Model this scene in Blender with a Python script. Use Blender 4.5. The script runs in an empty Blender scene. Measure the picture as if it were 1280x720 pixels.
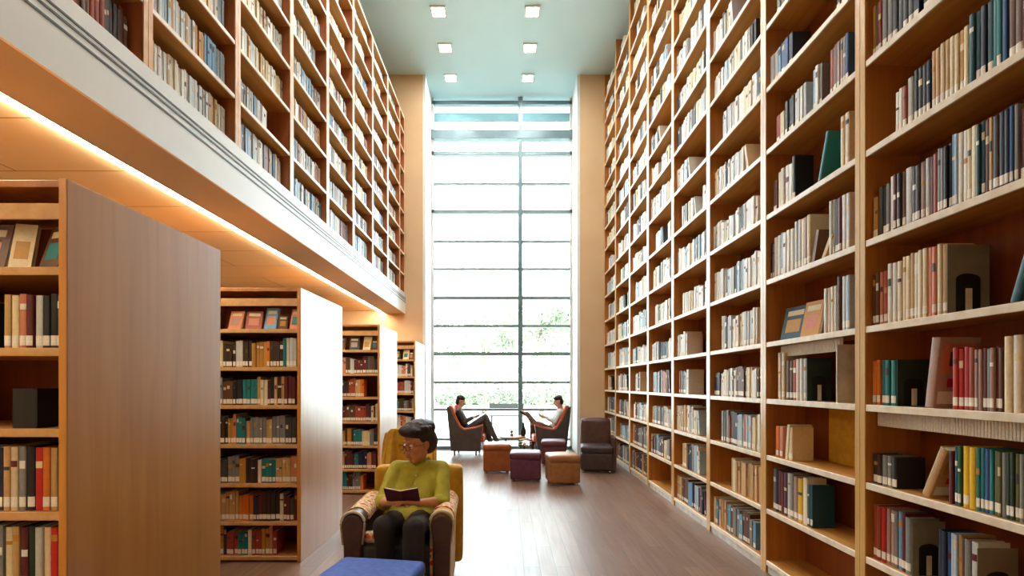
import bpy, bmesh, math, random
from mathutils import Vector, Matrix, Euler, noise
random.seed(11)
S = bpy.context.scene
C = S.collection
PI = math.pi
F = 640.0                       # focal length in pixels of the 1280 frame
CX, CY, EYE = 635.0, 480.0, 1.5

# ------------------------------------------------------------------ colours / materials
def lin(c):
    return tuple(((v/255.0)/12.92 if v/255.0 <= 0.04045 else ((v/255.0+0.055)/1.055)**2.4) for v in c)

def new_mat(name):
    m = bpy.data.materials.new(name); m.use_nodes = True
    nt = m.node_tree; nt.nodes.clear()
    out = nt.nodes.new('ShaderNodeOutputMaterial')
    b = nt.nodes.new('ShaderNodeBsdfPrincipled')
    nt.links.new(b.outputs[0], out.inputs[0])
    return m, nt, b, out

def coords(nt, scale=(1, 1, 1), rot=(0, 0, 0)):
    tc = nt.nodes.new('ShaderNodeTexCoord'); mp = nt.nodes.new('ShaderNodeMapping')
    mp.inputs['Scale'].default_value = scale; mp.inputs['Rotation'].default_value = rot
    nt.links.new(tc.outputs['Object'], mp.inputs['Vector'])
    return mp.outputs[0]

def ramp(nt, fac, stops):
    r = nt.nodes.new('ShaderNodeValToRGB')
    e = r.color_ramp.elements
    while len(e) < len(stops): e.new(0.5)
    for i, (p, c) in enumerate(stops):
        e[i].position = p; e[i].color = (*lin(c), 1)
    nt.links.new(fac, r.inputs[0])
    return r.outputs[0]

def bump(nt, b, h, strength, dist=0.01):
    n = nt.nodes.new('ShaderNodeBump'); n.inputs['Strength'].default_value = strength
    n.inputs['Distance'].default_value = dist
    nt.links.new(h, n.inputs['Height']); nt.links.new(n.outputs[0], b.inputs['Normal'])

def noise_mat(name, c1, c2, scale=6.0, rough=0.6, stretch=(1, 1, 1), bumpy=0.0, metallic=0.0, coat=0.0, sheen=0.0):
    m, nt, b, out = new_mat(name)
    v = coords(nt, stretch)
    n = nt.nodes.new('ShaderNodeTexNoise'); n.inputs['Scale'].default_value = scale
    n.inputs['Detail'].default_value = 4
    nt.links.new(v, n.inputs['Vector'])
    nt.links.new(ramp(nt, n.outputs['Fac'], [(0.3, c1), (0.7, c2)]), b.inputs['Base Color'])
    b.inputs['Roughness'].default_value = rough
    b.inputs['Metallic'].default_value = metallic
    b.inputs['Coat Weight'].default_value = coat
    b.inputs['Coat Roughness'].default_value = 0.15
    b.inputs['Sheen Weight'].default_value = sheen
    if bumpy: bump(nt, b, n.outputs['Fac'], bumpy)
    return m

def wood_mat(name, c1, c2, c3, axis='z', rough=0.4, scale=1.0, coat=0.0):
    m, nt, b, out = new_mat(name)
    st = {'z': (14*scale, 14*scale, 0.8*scale), 'y': (14*scale, 0.8*scale, 14*scale), 'x': (0.8*scale, 14*scale, 14*scale)}[axis]
    v = coords(nt, st)
    n = nt.nodes.new('ShaderNodeTexNoise'); n.inputs['Scale'].default_value = 1.6
    n.inputs['Detail'].default_value = 6; n.inputs['Distortion'].default_value = 0.6
    nt.links.new(v, n.inputs['Vector'])
    nt.links.new(ramp(nt, n.outputs['Fac'], [(0.25, c1), (0.5, c2), (0.78, c3)]), b.inputs['Base Color'])
    b.inputs['Roughness'].default_value = rough
    b.inputs['Coat Weight'].default_value = coat
    b.inputs['Coat Roughness'].default_value = 0.2
    return m

M = {}
M['wood_case'] = wood_mat('wood_case', (160, 94, 36), (178, 110, 44), (192, 126, 56), 'z', 0.42)
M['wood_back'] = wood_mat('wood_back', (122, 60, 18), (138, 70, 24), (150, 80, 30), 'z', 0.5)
M['wood_upright'] = wood_mat('wood_upright', (192, 148, 76), (208, 166, 94), (220, 182, 112), 'z', 0.3, coat=0.3)
M['wood_shelf'] = wood_mat('wood_shelf', (172, 116, 50), (188, 132, 62), (202, 148, 78), 'y', 0.4)
M['wood_shelf_x'] = wood_mat('wood_shelf_x', (182, 118, 60), (198, 134, 74), (210, 150, 88), 'x', 0.4)
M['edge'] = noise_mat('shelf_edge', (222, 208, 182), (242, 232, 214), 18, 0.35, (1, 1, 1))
M['edge_x'] = noise_mat('stack_shelf_edge', (196, 146, 88), (214, 168, 110), 18, 0.4, (1, 1, 1))
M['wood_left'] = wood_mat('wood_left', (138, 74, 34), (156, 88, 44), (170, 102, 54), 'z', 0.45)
M['wood_left_edge'] = noise_mat('wood_left_edge', (200, 150, 100), (216, 172, 126), 14, 0.35)
M['panel'] = wood_mat('end_panel', (166, 108, 44), (178, 120, 52), (186, 130, 62), 'z', 0.38, 0.7, coat=0.55)
M['panel_edge'] = wood_mat('panel_edge', (196, 132, 58), (208, 144, 68), (216, 154, 78), 'z', 0.4)
M['white_paint'] = noise_mat('white_paint', (222, 226, 224), (230, 233, 231), 3, 0.55)
M['fascia'] = noise_mat('fascia_paint', (214, 216, 212), (222, 224, 220), 2, 0.45)
M['groove'] = noise_mat('dark_reveal', (48, 52, 56), (66, 70, 74), 8, 0.5)
M['ceiling'] = noise_mat('ceiling_paint', (206, 236, 240), (210, 240, 244), 1.2, 0.8)
M['beige'] = noise_mat('beige_wall', (208, 176, 136), (214, 184, 144), 1.5, 0.7)
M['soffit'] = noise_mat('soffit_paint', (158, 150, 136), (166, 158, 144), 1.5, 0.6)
M['stone'] = noise_mat('plinth_laminate', (188, 190, 188), (226, 228, 226), 9, 0.3)
M['alu'] = noise_mat('window_metal', (100, 122, 128), (110, 132, 138), 5, 0.4, metallic=0.3)
M['alu_light'] = noise_mat('window_rail', (118, 136, 138), (128, 146, 148), 5, 0.4, metallic=0.2)
M['teal_blind'] = noise_mat('blind_fabric', (128, 176, 188), (140, 188, 198), 4, 0.8)
M['black'] = noise_mat('matt_black', (14, 14, 15), (24, 24, 26), 8, 0.55)
M['bookend'] = noise_mat('bookend_metal', (120, 116, 100), (140, 136, 118), 10, 0.4)
M['bookend_dark'] = noise_mat('bookend_dark', (30, 44, 36), (44, 58, 48), 10, 0.4)
M['chrome'] = noise_mat('chrome', (200, 200, 200), (220, 220, 220), 5, 0.2, metallic=1.0)
M['orange_leather'] = noise_mat('orange_leather', (196, 84, 28), (216, 100, 38), 12, 0.45, bumpy=0.1)
M['grey_shell'] = noise_mat('grey_shell', (74, 68, 66), (88, 82, 80), 10, 0.6, bumpy=0.1)
M['mustard'] = noise_mat('mustard_cloth', (184, 134, 8), (204, 154, 16), 20, 0.75, bumpy=0.15, sheen=0.2)
M['brown_leather'] = noise_mat('brown_leather', (66, 42, 36), (84, 54, 46), 16, 0.45, bumpy=0.12)
M['dark_leather'] = noise_mat('dark_leather', (52, 40, 40), (66, 52, 50), 16, 0.5, bumpy=0.1)
M['seat_grey'] = noise_mat('seat_grey', (52, 50, 48), (68, 66, 62), 24, 0.7, bumpy=0.1)
M['rust'] = noise_mat('rust_leather', (140, 72, 30), (160, 88, 42), 14, 0.45, bumpy=0.12)
M['tan_leather'] = noise_mat('tan_leather', (136, 88, 48), (158, 106, 62), 14, 0.45, bumpy=0.12)
M['purple'] = noise_mat('purple_leather', (84, 40, 62), (102, 52, 76), 14, 0.45, bumpy=0.12)
M['maroon'] = noise_mat('maroon_leather', (84, 36, 46), (100, 46, 56), 14, 0.45, bumpy=0.12)
M['blue_cloth'] = noise_mat('blue_cloth', (56, 84, 160), (72, 102, 184), 30, 0.7, bumpy=0.12)
M['navy_cloth'] = noise_mat('navy_cloth', (30, 42, 70), (44, 58, 88), 30, 0.7, bumpy=0.1)
M['piping'] = noise_mat('piping_cord', (196, 182, 158), (228, 214, 192), 30, 0.6)
M['skin'] = noise_mat('skin', (188, 122, 82), (202, 136, 96), 9, 0.5)
M['skin_pale'] = noise_mat('skin_pale', (196, 146, 120), (208, 158, 132), 9, 0.5)
M['hair'] = noise_mat('dark_hair', (24, 14, 18), (48, 28, 32), 40, 0.6, (1, 1, 0.3), bumpy=0.5)
M['shirt'] = noise_mat('olive_shirt', (156, 144, 32), (174, 162, 48), 14, 0.8, bumpy=0.3)
M['trouser'] = noise_mat('dark_trousers', (30, 22, 20), (44, 34, 30), 14, 0.8, bumpy=0.2)
M['grey_shirt'] = noise_mat('grey_shirt', (190, 196, 200), (208, 214, 218), 14, 0.8, bumpy=0.2)
M['dark_top'] = noise_mat('dark_top', (50, 44, 44), (66, 58, 56), 14, 0.8, bumpy=0.2)
M['jeans'] = noise_mat('grey_trousers', (62, 60, 58), (80, 78, 74), 14, 0.8, bumpy=0.2)
M['brown_trouser'] = noise_mat('brown_trousers', (84, 54, 44), (100, 66, 54), 14, 0.8, bumpy=0.2)
M['shoe'] = noise_mat('shoe_leather', (34, 26, 24), (50, 40, 36), 10, 0.4)
M['paper'] = noise_mat('page_paper', (214, 200, 170), (236, 226, 200), 60, 0.85, (1, 1, 1))
M['label'] = noise_mat('label_paper', (226, 220, 206), (246, 242, 232), 90, 0.7)
M['plum_cover'] = noise_mat('plum_cover', (72, 22, 44), (94, 32, 58), 10, 0.5)
M['table_wood'] = wood_mat('table_wood', (150, 84, 38), (170, 100, 48), (186, 118, 60), 'x', 0.35)
M['leaf'] = noise_mat('leaf', (58, 84, 34), (96, 116, 48), 12, 0.6)
M['petal_orange'] = noise_mat('petal_orange', (222, 120, 40), (236, 150, 60), 12, 0.6)
M['petal_white'] = noise_mat('petal_white', (236, 226, 214), (246, 238, 228), 12, 0.6)
M['bark'] = noise_mat('bark', (104, 98, 88), (128, 122, 112), 12, 0.9, bumpy=0.5)
M['tree_leaf'] = noise_mat('tree_leaf', (104, 120, 92), (140, 154, 124), 2, 0.7)
M['outdoor_ground'] = noise_mat('outdoor_ground', (214, 218, 208), (228, 230, 224), 0.6, 0.9)

def attr_mat():
    m, nt, b, out = new_mat('book_cloth')
    a = nt.nodes.new('ShaderNodeAttribute'); a.attribute_name = 'tint'
    v = coords(nt, (60, 60, 60))
    n = nt.nodes.new('ShaderNodeTexNoise'); n.inputs['Scale'].default_value = 1.0; n.inputs['Detail'].default_value = 3
    nt.links.new(v, n.inputs['Vector'])
    mr = nt.nodes.new('ShaderNodeMapRange'); mr.inputs['To Min'].default_value = 0.82; mr.inputs['To Max'].default_value = 1.12
    nt.links.new(n.outputs['Fac'], mr.inputs['Value'])
    mx = nt.nodes.new('ShaderNodeVectorMath'); mx.operation = 'SCALE'
    nt.links.new(a.outputs['Color'], mx.inputs[0]); nt.links.new(mr.outputs[0], mx.inputs['Scale'])
    nt.links.new(mx.outputs[0], b.inputs['Base Color'])
    b.inputs['Roughness'].default_value = 0.55
    return m
M['book'] = attr_mat()

def floral_mat():
    m, nt, b, out = new_mat('floral_cloth')
    v = coords(nt, (1, 1, 1))
    vo = nt.nodes.new('ShaderNodeTexVoronoi'); vo.inputs['Scale'].default_value = 22
    nt.links.new(v, vo.inputs['Vector'])
    nt.links.new(ramp(nt, vo.outputs['Distance'], [(0.0, (196, 48, 30)), (0.35, (206, 84, 54)), (0.45, (228, 206, 176)), (0.8, (186, 150, 70))]), b.inputs['Base Color'])
    b.inputs['Roughness'].default_value = 0.8
    return m
M['floral'] = floral_mat()

def emit_mat(name, col, strength):
    m, nt, b, out = new_mat(name)
    nt.nodes.remove(b)
    e = nt.nodes.new('ShaderNodeEmission'); e.inputs[0].default_value = (*col, 1); e.inputs[1].default_value = strength
    nt.links.new(e.outputs[0], out.inputs[0])
    return m
M['led'] = emit_mat('led_glow', (1.0, 0.89, 0.64), 36.0)
M['lamp'] = emit_mat('lamp_glow', (1.0, 0.95, 0.88), 150.0)

def floor_mat():
    m, nt, b, out = new_mat('floor_planks')
    v = coords(nt, (1, 1, 1), (0, 0, PI/2))
    br = nt.nodes.new('ShaderNodeTexBrick')
    br.inputs['Scale'].default_value = 1.0
    br.inputs['Brick Width'].default_value = 1.4; br.inputs['Row Height'].default_value = 0.13
    br.inputs['Mortar Size'].default_value = 0.0025; br.inputs['Mortar Smooth'].default_value = 0.3
    br.offset = 0.37
    br.inputs['Color1'].default_value = (*lin((138, 106, 88)), 1)
    br.inputs['Color2'].default_value = (*lin((118, 88, 72)), 1)
    br.inputs['Mortar'].default_value = (*lin((80, 58, 48)), 1)
    nt.links.new(v, br.inputs['Vector'])
    v2 = coords(nt, (12, 1.0, 1))
    n = nt.nodes.new('ShaderNodeTexNoise'); n.inputs['Scale'].default_value = 2; n.inputs['Detail'].default_value = 6
    nt.links.new(v2, n.inputs['Vector'])
    mx = nt.nodes.new('ShaderNodeMix'); mx.data_type = 'RGBA'; mx.blend_type = 'MULTIPLY'; mx.inputs['Factor'].default_value = 0.6
    nt.links.new(br.outputs['Color'], mx.inputs['A'])
    nt.links.new(ramp(nt, n.outputs['Fac'], [(0.3, (190, 180, 172)), (0.7, (255, 255, 255))]), mx.inputs['B'])
    nt.links.new(mx.outputs['Result'], b.inputs['Base Color'])
    n2 = nt.nodes.new('ShaderNodeTexNoise'); n2.inputs['Scale'].default_value = 1.3; n2.inputs['Detail'].default_value = 3
    nt.links.new(v2, n2.inputs['Vector'])
    mr = nt.nodes.new('ShaderNodeMapRange'); mr.inputs['To Min'].default_value = 0.28; mr.inputs['To Max'].default_value = 0.46
    nt.links.new(n2.outputs['Fac'], mr.inputs['Value']); nt.links.new(mr.outputs[0], b.inputs['Roughness'])
    bump(nt, b, br.outputs['Fac'], 0.25, -0.002)
    return m
M['floor'] = floor_mat()

def lowceil_mat():
    m, nt, b, out = new_mat('low_ceiling_boards')
    v = coords(nt, (1, 1, 1))
    br = nt.nodes.new('ShaderNodeTexBrick'); br.inputs['Scale'].default_value = 1.0
    br.inputs['Brick Width'].default_value = 2.4; br.inputs['Row Height'].default_value = 0.75
    br.inputs['Mortar Size'].default_value = 0.006
    br.inputs['Color1'].default_value = (*lin((222, 200, 158)), 1)
    br.inputs['Color2'].default_value = (*lin((218, 195, 152)), 1)
    br.inputs['Mortar'].default_value = (*lin((140, 104, 70)), 1)
    nt.links.new(v, br.inputs['Vector']); nt.links.new(br.outputs['Color'], b.inputs['Base Color'])
    b.inputs['Roughness'].default_value = 0.6
    return m
M['lowceil'] = lowceil_mat()

def glass_mat():
    m, nt, b, out = new_mat('window_glass')
    nt.nodes.remove(b)
    t = nt.nodes.new('ShaderNodeBsdfTransparent'); t.inputs[0].default_value = (0.95, 0.98, 0.98, 1)
    g = nt.nodes.new('ShaderNodeBsdfGlossy'); g.inputs['Roughness'].default_value = 0.02
    fr = nt.nodes.new('ShaderNodeFresnel'); fr.inputs[0].default_value = 1.45
    mx = nt.nodes.new('ShaderNodeMixShader')
    nt.links.new(fr.outputs[0], mx.inputs[0]); nt.links.new(t.outputs[0], mx.inputs[1]); nt.links.new(g.outputs[0], mx.inputs[2])
    nt.links.new(mx.outputs[0], out.inputs[0])
    return m
M['glass'] = glass_mat()

# ------------------------------------------------------------------ mesh building
class MB:
    def __init__(s): s.v = []; s.f = []; s.c = []; s.col = (1, 1, 1)
    def add(s, vs, fs, mat=None):
        o = len(s.v)
        s.v += [tuple(mat @ Vector(p)) if mat is not None else tuple(p) for p in vs]
        for f in fs: s.f.append(tuple(i+o for i in f)); s.c.append(s.col)
    def box(s, x0, x1, y0, y1, z0, z1, mat=None):
        s.add([(x0,y0,z0),(x1,y0,z0),(x1,y1,z0),(x0,y1,z0),(x0,y0,z1),(x1,y0,z1),(x1,y1,z1),(x0,y1,z1)],
              [(0,3,2,1),(4,5,6,7),(0,1,5,4),(1,2,6,5),(2,3,7,6),(3,0,4,7)], mat)
    def cbox(s, x0, x1, y0, y1, z0, z1, c=0.003, mat=None):
        X=(x0,x1); Y=(y0,y1); Z=(z0,z1); vs=[]; idx={}
        for i in (0,1):
            for j in (0,1):
                for k in (0,1):
                    sx, sy, sz = (c if i==0 else -c), (c if j==0 else -c), (c if k==0 else -c)
                    for a in range(3):
                        idx[(i,j,k,a)] = len(vs)
                        vs.append((X[i]+(0 if a==0 else sx), Y[j]+(0 if a==1 else sy), Z[k]+(0 if a==2 else sz)))
        fs=[]
        def q(l, flip): fs.append(tuple(l[::-1]) if flip else tuple(l))
        for i in (0,1):
            q([idx[(i,0,0,0)],idx[(i,1,0,0)],idx[(i,1,1,0)],idx[(i,0,1,0)]], i==0)
            q([idx[(0,i,0,1)],idx[(0,i,1,1)],idx[(1,i,1,1)],idx[(1,i,0,1)]], i==0)
            q([idx[(0,0,i,2)],idx[(1,0,i,2)],idx[(1,1,i,2)],idx[(0,1,i,2)]], i==0)
        for i in (0,1):
            for j in (0,1):
                q([idx[(i,j,0,0)],idx[(i,j,1,0)],idx[(i,j,1,1)],idx[(i,j,0,1)]], (i+j)%2==1)
                q([idx[(i,0,j,0)],idx[(i,0,j,2)],idx[(i,1,j,2)],idx[(i,1,j,0)]], (i+j)%2==1)
                q([idx[(0,i,j,1)],idx[(1,i,j,1)],idx[(1,i,j,2)],idx[(0,i,j,2)]], (i+j)%2==1)
        for i in (0,1):
            for j in (0,1):
                for k in (0,1):
                    q([idx[(i,j,k,0)],idx[(i,j,k,1)],idx[(i,j,k,2)]], (i+j+k)%2==0)
        s.add(vs, fs, mat)
    def lathe(s, prof, n=24, mat=None):
        vs=[]; fs=[]
        for (r,z) in prof:
            for k in range(n):
                a=2*PI*k/n; vs.append((r*math.cos(a), r*math.sin(a), z))
        for i in range(len(prof)-1):
            for k in range(n):
                k2=(k+1)%n; fs.append((i*n+k,i*n+k2,(i+1)*n+k2,(i+1)*n+k))
        fs.append(tuple(range(n))[::-1]); fs.append(tuple((len(prof)-1)*n+k for k in range(n)))
        s.add(vs,fs,mat)
    def tube(s, pts, r, n=8):
        pts=[Vector(p) for p in pts]; vs=[]; fs=[]
        rs = r if isinstance(r,(list,tuple)) else [r]*len(pts)
        for i,p in enumerate(pts):
            d=(pts[min(i+1,len(pts)-1)]-pts[max(i-1,0)]).normalized()
            u=d.cross(Vector((0,0,1)));
            if u.length<1e-3: u=d.cross(Vector((1,0,0)))
            u.normalize(); w=d.cross(u)
            for k in range(n):
                a=2*PI*k/n; vs.append(tuple(p+(u*math.cos(a)+w*math.sin(a))*rs[i]))
        for i in range(len(pts)-1):
            for k in range(n):
                k2=(k+1)%n; fs.append((i*n+k,i*n+k2,(i+1)*n+k2,(i+1)*n+k))
        fs.append(tuple(range(n))[::-1]); fs.append(tuple((len(pts)-1)*n+k for k in range(n)))
        s.add(vs,fs)
    def cone2(s, p0, r0, p1, r1, seg=14):
        # capsule with tapered radius, closed
        p0=Vector(p0); p1=Vector(p1); d=p1-p0; L=d.length
        if L<1e-6: d=Vector((0,0,1)); L=1e-6
        q=d.normalized().to_track_quat('Z','Y').to_matrix()
        rings=[]
        for i in range(1,6):
            a=-PI/2+PI/2*i/5; rings.append((r0*math.cos(a), r0*math.sin(a)))
        for i in range(0,5):
            a=PI/2*i/5; rings.append((r1*math.cos(a), L+r1*math.sin(a)))
        vs=[tuple(p0+q@Vector((0,0,-r0)))]
        for (r,z) in rings:
            for k in range(seg):
                a=2*PI*k/seg; vs.append(tuple(p0+q@Vector((r*math.cos(a),r*math.sin(a),z))))
        vs.append(tuple(p0+q@Vector((0,0,L+r1)))); e=len(vs)-1; fs=[]
        for k in range(seg): fs.append((0,1+(k+1)%seg,1+k))
        for i in range(len(rings)-1):
            for k in range(seg):
                k2=(k+1)%seg; fs.append((1+i*seg+k,1+i*seg+k2,1+(i+1)*seg+k2,1+(i+1)*seg+k))
        b=1+(len(rings)-1)*seg
        for k in range(seg): fs.append((b+k,b+(k+1)%seg,e))
        s.add(vs,fs)
    def ell(s, c, r, rot=None, n=16, m=10):
        vs=[(0,0,-1)]; fs=[]
        for i in range(1,m):
            a=-PI/2+PI*i/m
            for k in range(n):
                b=2*PI*k/n; vs.append((math.cos(a)*math.cos(b),math.cos(a)*math.sin(b),math.sin(a)))
        vs.append((0,0,1)); e=len(vs)-1
        for k in range(n): fs.append((0,1+(k+1)%n,1+k))
        for i in range(m-2):
            for k in range(n):
                k2=(k+1)%n; fs.append((1+i*n+k,1+i*n+k2,1+(i+1)*n+k2,1+(i+1)*n+k))
        b=1+(m-2)*n
        for k in range(n): fs.append((b+k,b+(k+1)%n,e))
        R=(rot if rot is not None else Matrix.Identity(3)).to_3x3()
        c=Vector(c); vs=[tuple(c+R@Vector((p[0]*r[0],p[1]*r[1],p[2]*r[2]))) for p in vs]
        s.add(vs,fs)
    def mesh(s, name, mat, smooth=False, tint=False):
        me=bpy.data.meshes.new(name); me.from_pydata(s.v,[],s.f); me.update()
        if mat: me.materials.append(M[mat])
        if smooth: me.polygons.foreach_set('use_smooth',[True]*len(me.polygons))
        if tint:
            a=me.color_attributes.new('tint','FLOAT_COLOR','CORNER')
            data=[]
            for p,c in zip(me.polygons,s.c):
                data += [c[0],c[1],c[2],1.0]*p.loop_total
            a.data.foreach_set('color',data)
        return me
    def build(s, name, mat, parent=None, smooth=False, tint=False, loc=None):
        return link(name, s.mesh(name,mat,smooth,tint), parent, loc)

def link(name, me, parent=None, loc=None):
    o=bpy.data.objects.new(name, me); C.objects.link(o)
    if parent is not None: o.parent=parent
    if loc is not None: o.location=loc
    return o
def tag(o, label=None, cat=None, group=None, kind=None):
    if label: o['label']=label
    if cat: o['category']=cat
    if group: o['group']=group
    if kind: o['kind']=kind
    return o
def empty(name, loc=(0,0,0), rz=0):
    o=bpy.data.objects.new(name,None); C.objects.link(o); o.location=loc; o.rotation_euler=(0,0,rz); o.empty_display_size=0.1
    return o
def copy_tree(o, parent=None):
    c=o.copy(); C.objects.link(c); c.parent=parent
    for ch in [k for k in bpy.data.objects if k.parent==o]: copy_tree(ch,c)
    return c
def bevel(o, w=0.01, seg=3):
    m=o.modifiers.new('bevel','BEVEL'); m.width=w; m.segments=seg; m.limit_method='ANGLE'; m.angle_limit=0.6
    o.data.polygons.foreach_set('use_smooth',[True]*len(o.data.polygons))
    w_=o.modifiers.new('wn','WEIGHTED_NORMAL'); w_.keep_sharp=False
    return o
def soft_box(name, mat, parent, x0,x1,y0,y1,z0,z1, r=0.03, puff=0.0, seg=4):
    bm=bmesh.new(); bmesh.ops.create_cube(bm,size=1.0)
    bmesh.ops.scale(bm,vec=(x1-x0,y1-y0,z1-z0),verts=bm.verts)
    bmesh.ops.bevel(bm,geom=list(bm.edges),offset=r,segments=seg,profile=0.6,affect='EDGES')
    bmesh.ops.subdivide_edges(bm,edges=[e for e in bm.edges if e.calc_length()>0.15],cuts=4,use_grid_fill=True)
    hx,hy,hz=(x1-x0)/2,(y1-y0)/2,(z1-z0)/2
    for v in bm.verts:
        if puff:
            if v.co.z>0:
                v.co.z+=puff*max(0,(1-(v.co.x/hx)**2))*max(0,(1-(v.co.y/hy)**2))
            k=max(0,1-(v.co.z/hz)**2)
            v.co.x*=1+puff*0.5*k; v.co.y*=1+puff*0.5*k
        v.co+=Vector(((x0+x1)/2,(y0+y1)/2,(z0+z1)/2))
    me=bpy.data.meshes.new(name); bm.to_mesh(me); bm.free()
    me.materials.append(M[mat]); me.polygons.foreach_set('use_smooth',[True]*len(me.polygons))
    return link(name,me,parent)
def struct(name, mat, *boxes):
    mb=MB()
    for b in boxes: mb.box(*b)
    return tag(mb.build(name,mat),kind='structure')

# ------------------------------------------------------------------ setting
YW = 11.9; YP = 10.93; CEIL = 8.1
XR = 2.05; XL = -2.19; XG = -1.74
WL, WR = -1.76, 1.477
struct('floor','floor',(-5.0,2.7,-2.2,12.05,-0.1,0.0))
struct('ceiling','ceiling',(-5.0,2.7,-2.2,12.05,CEIL,CEIL+0.12))
struct('wall_right','beige',(2.40,2.7,-2.2,YP,0,CEIL))
struct('wall_left','beige',(-5.1,-5.0,-2.2,YP,0,CEIL))
struct('wall_rear','beige',(-5.0,2.7,-2.3,-2.2,0,CEIL))
struct('wall_window_left','beige',(-5.0,WL-0.06,YP,12.05,0,CEIL))
struct('wall_window_right','beige',(WR+0.06,2.7,YP,12.05,0,CEIL))
struct('trim_1','white_paint',(WL-0.06,WL,YP+0.004,12.05,0,CEIL))
struct('trim_2','white_paint',(WR,WR+0.06,YP+0.004,12.05,0,CEIL))
# gallery slab with fascia, soffit band, light slot and boarded low ceiling
struct('ceiling_low','lowceil',(-5.0,-2.74,-2.2,YP,3.06,3.2))
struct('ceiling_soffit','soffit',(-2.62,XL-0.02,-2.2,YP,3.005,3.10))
struct('slab_gallery','white_paint',(-5.0,XL-0.02,-2.2,YP,3.205,3.40))
fa=struct('trim_fascia','fascia',(XL-0.018,XL,-2.2,YP,3.0,3.43))
for z in (3.235,3.285,3.32):
    g=MB(); g.box(XL-0.001,XL+0.004,-2.2,YP,z,z+0.012); tag(g.build('groove','groove',fa),None)
struct('trim_light_slot','lowceil',(-2.74,-2.62,-2.2,YP,3.14,3.2))
led=MB(); led.cbox(-2.738,-2.622,-2.1,YP-0.15,3.030,3.12,0.004)
o=empty('strip_light',(0,0,0)); tag(o,'long glowing warm strip light recessed along the low ceiling under the gallery','strip light')
led.build('diffuser','led',o)
ch=MB(); ch.cbox(-2.735,-2.626,-2.1,YP-0.14,3.12,3.138,0.003); ch.build('channel','alu_light',o)

# window
win=empty('window_1',(0,0,0)); tag(win,kind='structure')
def zy(y): return EYE+(CY-y)*YW/F
gl=MB(); gl.box(WL,WR,YW+0.03,YW+0.04,0,CEIL); gl.build('glass_pane','glass',win)
for y,th,dp,mt in ((131,0.09,0.10,'alu'),(171.5,0.20,0.16,'alu'),(194,0.085,0.1,'alu_light'),(231,0.05,0.08,'alu_light'),(266,0.085,0.1,'alu_light'),
                (303,0.05,0.08,'alu_light'),(337,0.05,0.08,'alu_light'),(373,0.075,0.08,'alu_light'),(408,0.055,0.08,'alu_light'),(442.5,0.08,0.08,'alu_light'),
                (478,0.055,0.08,'alu_light'),(512,0.055,0.08,'alu_light'),(549,0.06,0.08,'alu_light'),(559.5,0.06,0.1,'alu_light')):
    z=max(zy(y),0.035); b=MB(); b.cbox(WL,WR,YW-dp,YW+0.03,z-th/2,z+th/2,0.004); b.build('transom',mt,win)
b=MB(); b.cbox(0.235,0.335,YW-0.14,YW+0.03,0,CEIL,0.005); b.build('mullion','alu',win)
for x in (WL+0.025,WR-0.025):
    b=MB(); b.cbox(x-0.025,x+0.025,YW-0.1,YW+0.03,0,CEIL,0.004); b.build('frame','white_paint',win)
b=MB(); b.cbox(WL+0.05,0.235,YW-0.02,YW+0.0,7.58,7.80,0.003); b.cbox(0.335,WR-0.05,YW-0.02,YW,7.58,7.80,0.003); b.build('blind','teal_blind',win)

# ------------------------------------------------------------------ ceiling lights
cl0=None
ords=['first','second','third','fourth','fifth','sixth','seventh','eighth','ninth','tenth','eleventh','twelfth','thirteenth','fourteenth','fifteenth','sixteenth','seventeenth','eighteenth','nineteenth','twentieth']
tens={2:'twenty',3:'thirty',4:'forty',5:'fifty',6:'sixty'}
def ordi(n):   # 1-based
    if n<=20: return ords[n-1]
    t,u=divmod(n,10)
    if u==0: return tens[t][:-1]+'ieth'
    return tens[t]+'-'+ords[u-1]
for k in range(9):  # nearer rows, out of view, are added to light the front of the room
    Y=11.03-0.985*k
    for side,x in (('gallery side',-1.23),('wall bookcase side',0.43)):
        if cl0 is None:
            r=empty('ceiling_light',(x,Y,CEIL)); cl0=r
            f=MB()
            for a in ((-.14,.14,-.14,-.105),(-.14,.14,.105,.14),(-.14,-.105,-.105,.105),(.105,.14,-.105,.105)): f.box(a[0],a[1],a[2],a[3],-0.022,-0.001)
            f.build('frame','white_paint',r)
            d=MB(); d.cbox(-.104,.104,-.104,.104,-0.014,-0.003,0.002); d.build('diffuser','lamp',r)
        else:
            r=copy_tree(cl0); r.location=(x,Y,CEIL)
        tag(r,f'small square recessed ceiling light, {ordi(k+1)} from the window on the {side}','ceiling light','recessed ceiling lights')

# ------------------------------------------------------------------ bookcases
def add_shelf(parent, me_board, me_edge, loc):
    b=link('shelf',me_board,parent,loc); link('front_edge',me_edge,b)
RZ=[.10,.51,.935,1.38,1.828,2.32,2.835,3.35,3.845,4.34,4.79,5.25,5.7,6.15,6.6,7.05,7.5]
BW=1.13; RD=0.33
def case_meshes(width, depth, height, th, wm, em, bm_, sm, edge_h, z0=0.0):
    d={}
    m=MB(); m.cbox(0.003,depth,0,th,z0,height,0.003); d['side']=m.mesh('side_panel',wm)
    m=MB(); m.cbox(-0.003,0.003,0,th,z0,height,0.0015); d['side_edge']=m.mesh('edge_band',em)
    m=MB(); m.box(0.012,depth-0.02,th,width-th,-0.028,0); d['shelf']=m.mesh('shelf',sm)
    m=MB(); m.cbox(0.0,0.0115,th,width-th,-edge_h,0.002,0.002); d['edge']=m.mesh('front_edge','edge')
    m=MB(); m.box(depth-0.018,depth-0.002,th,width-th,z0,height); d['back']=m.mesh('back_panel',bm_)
    return d
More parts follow.
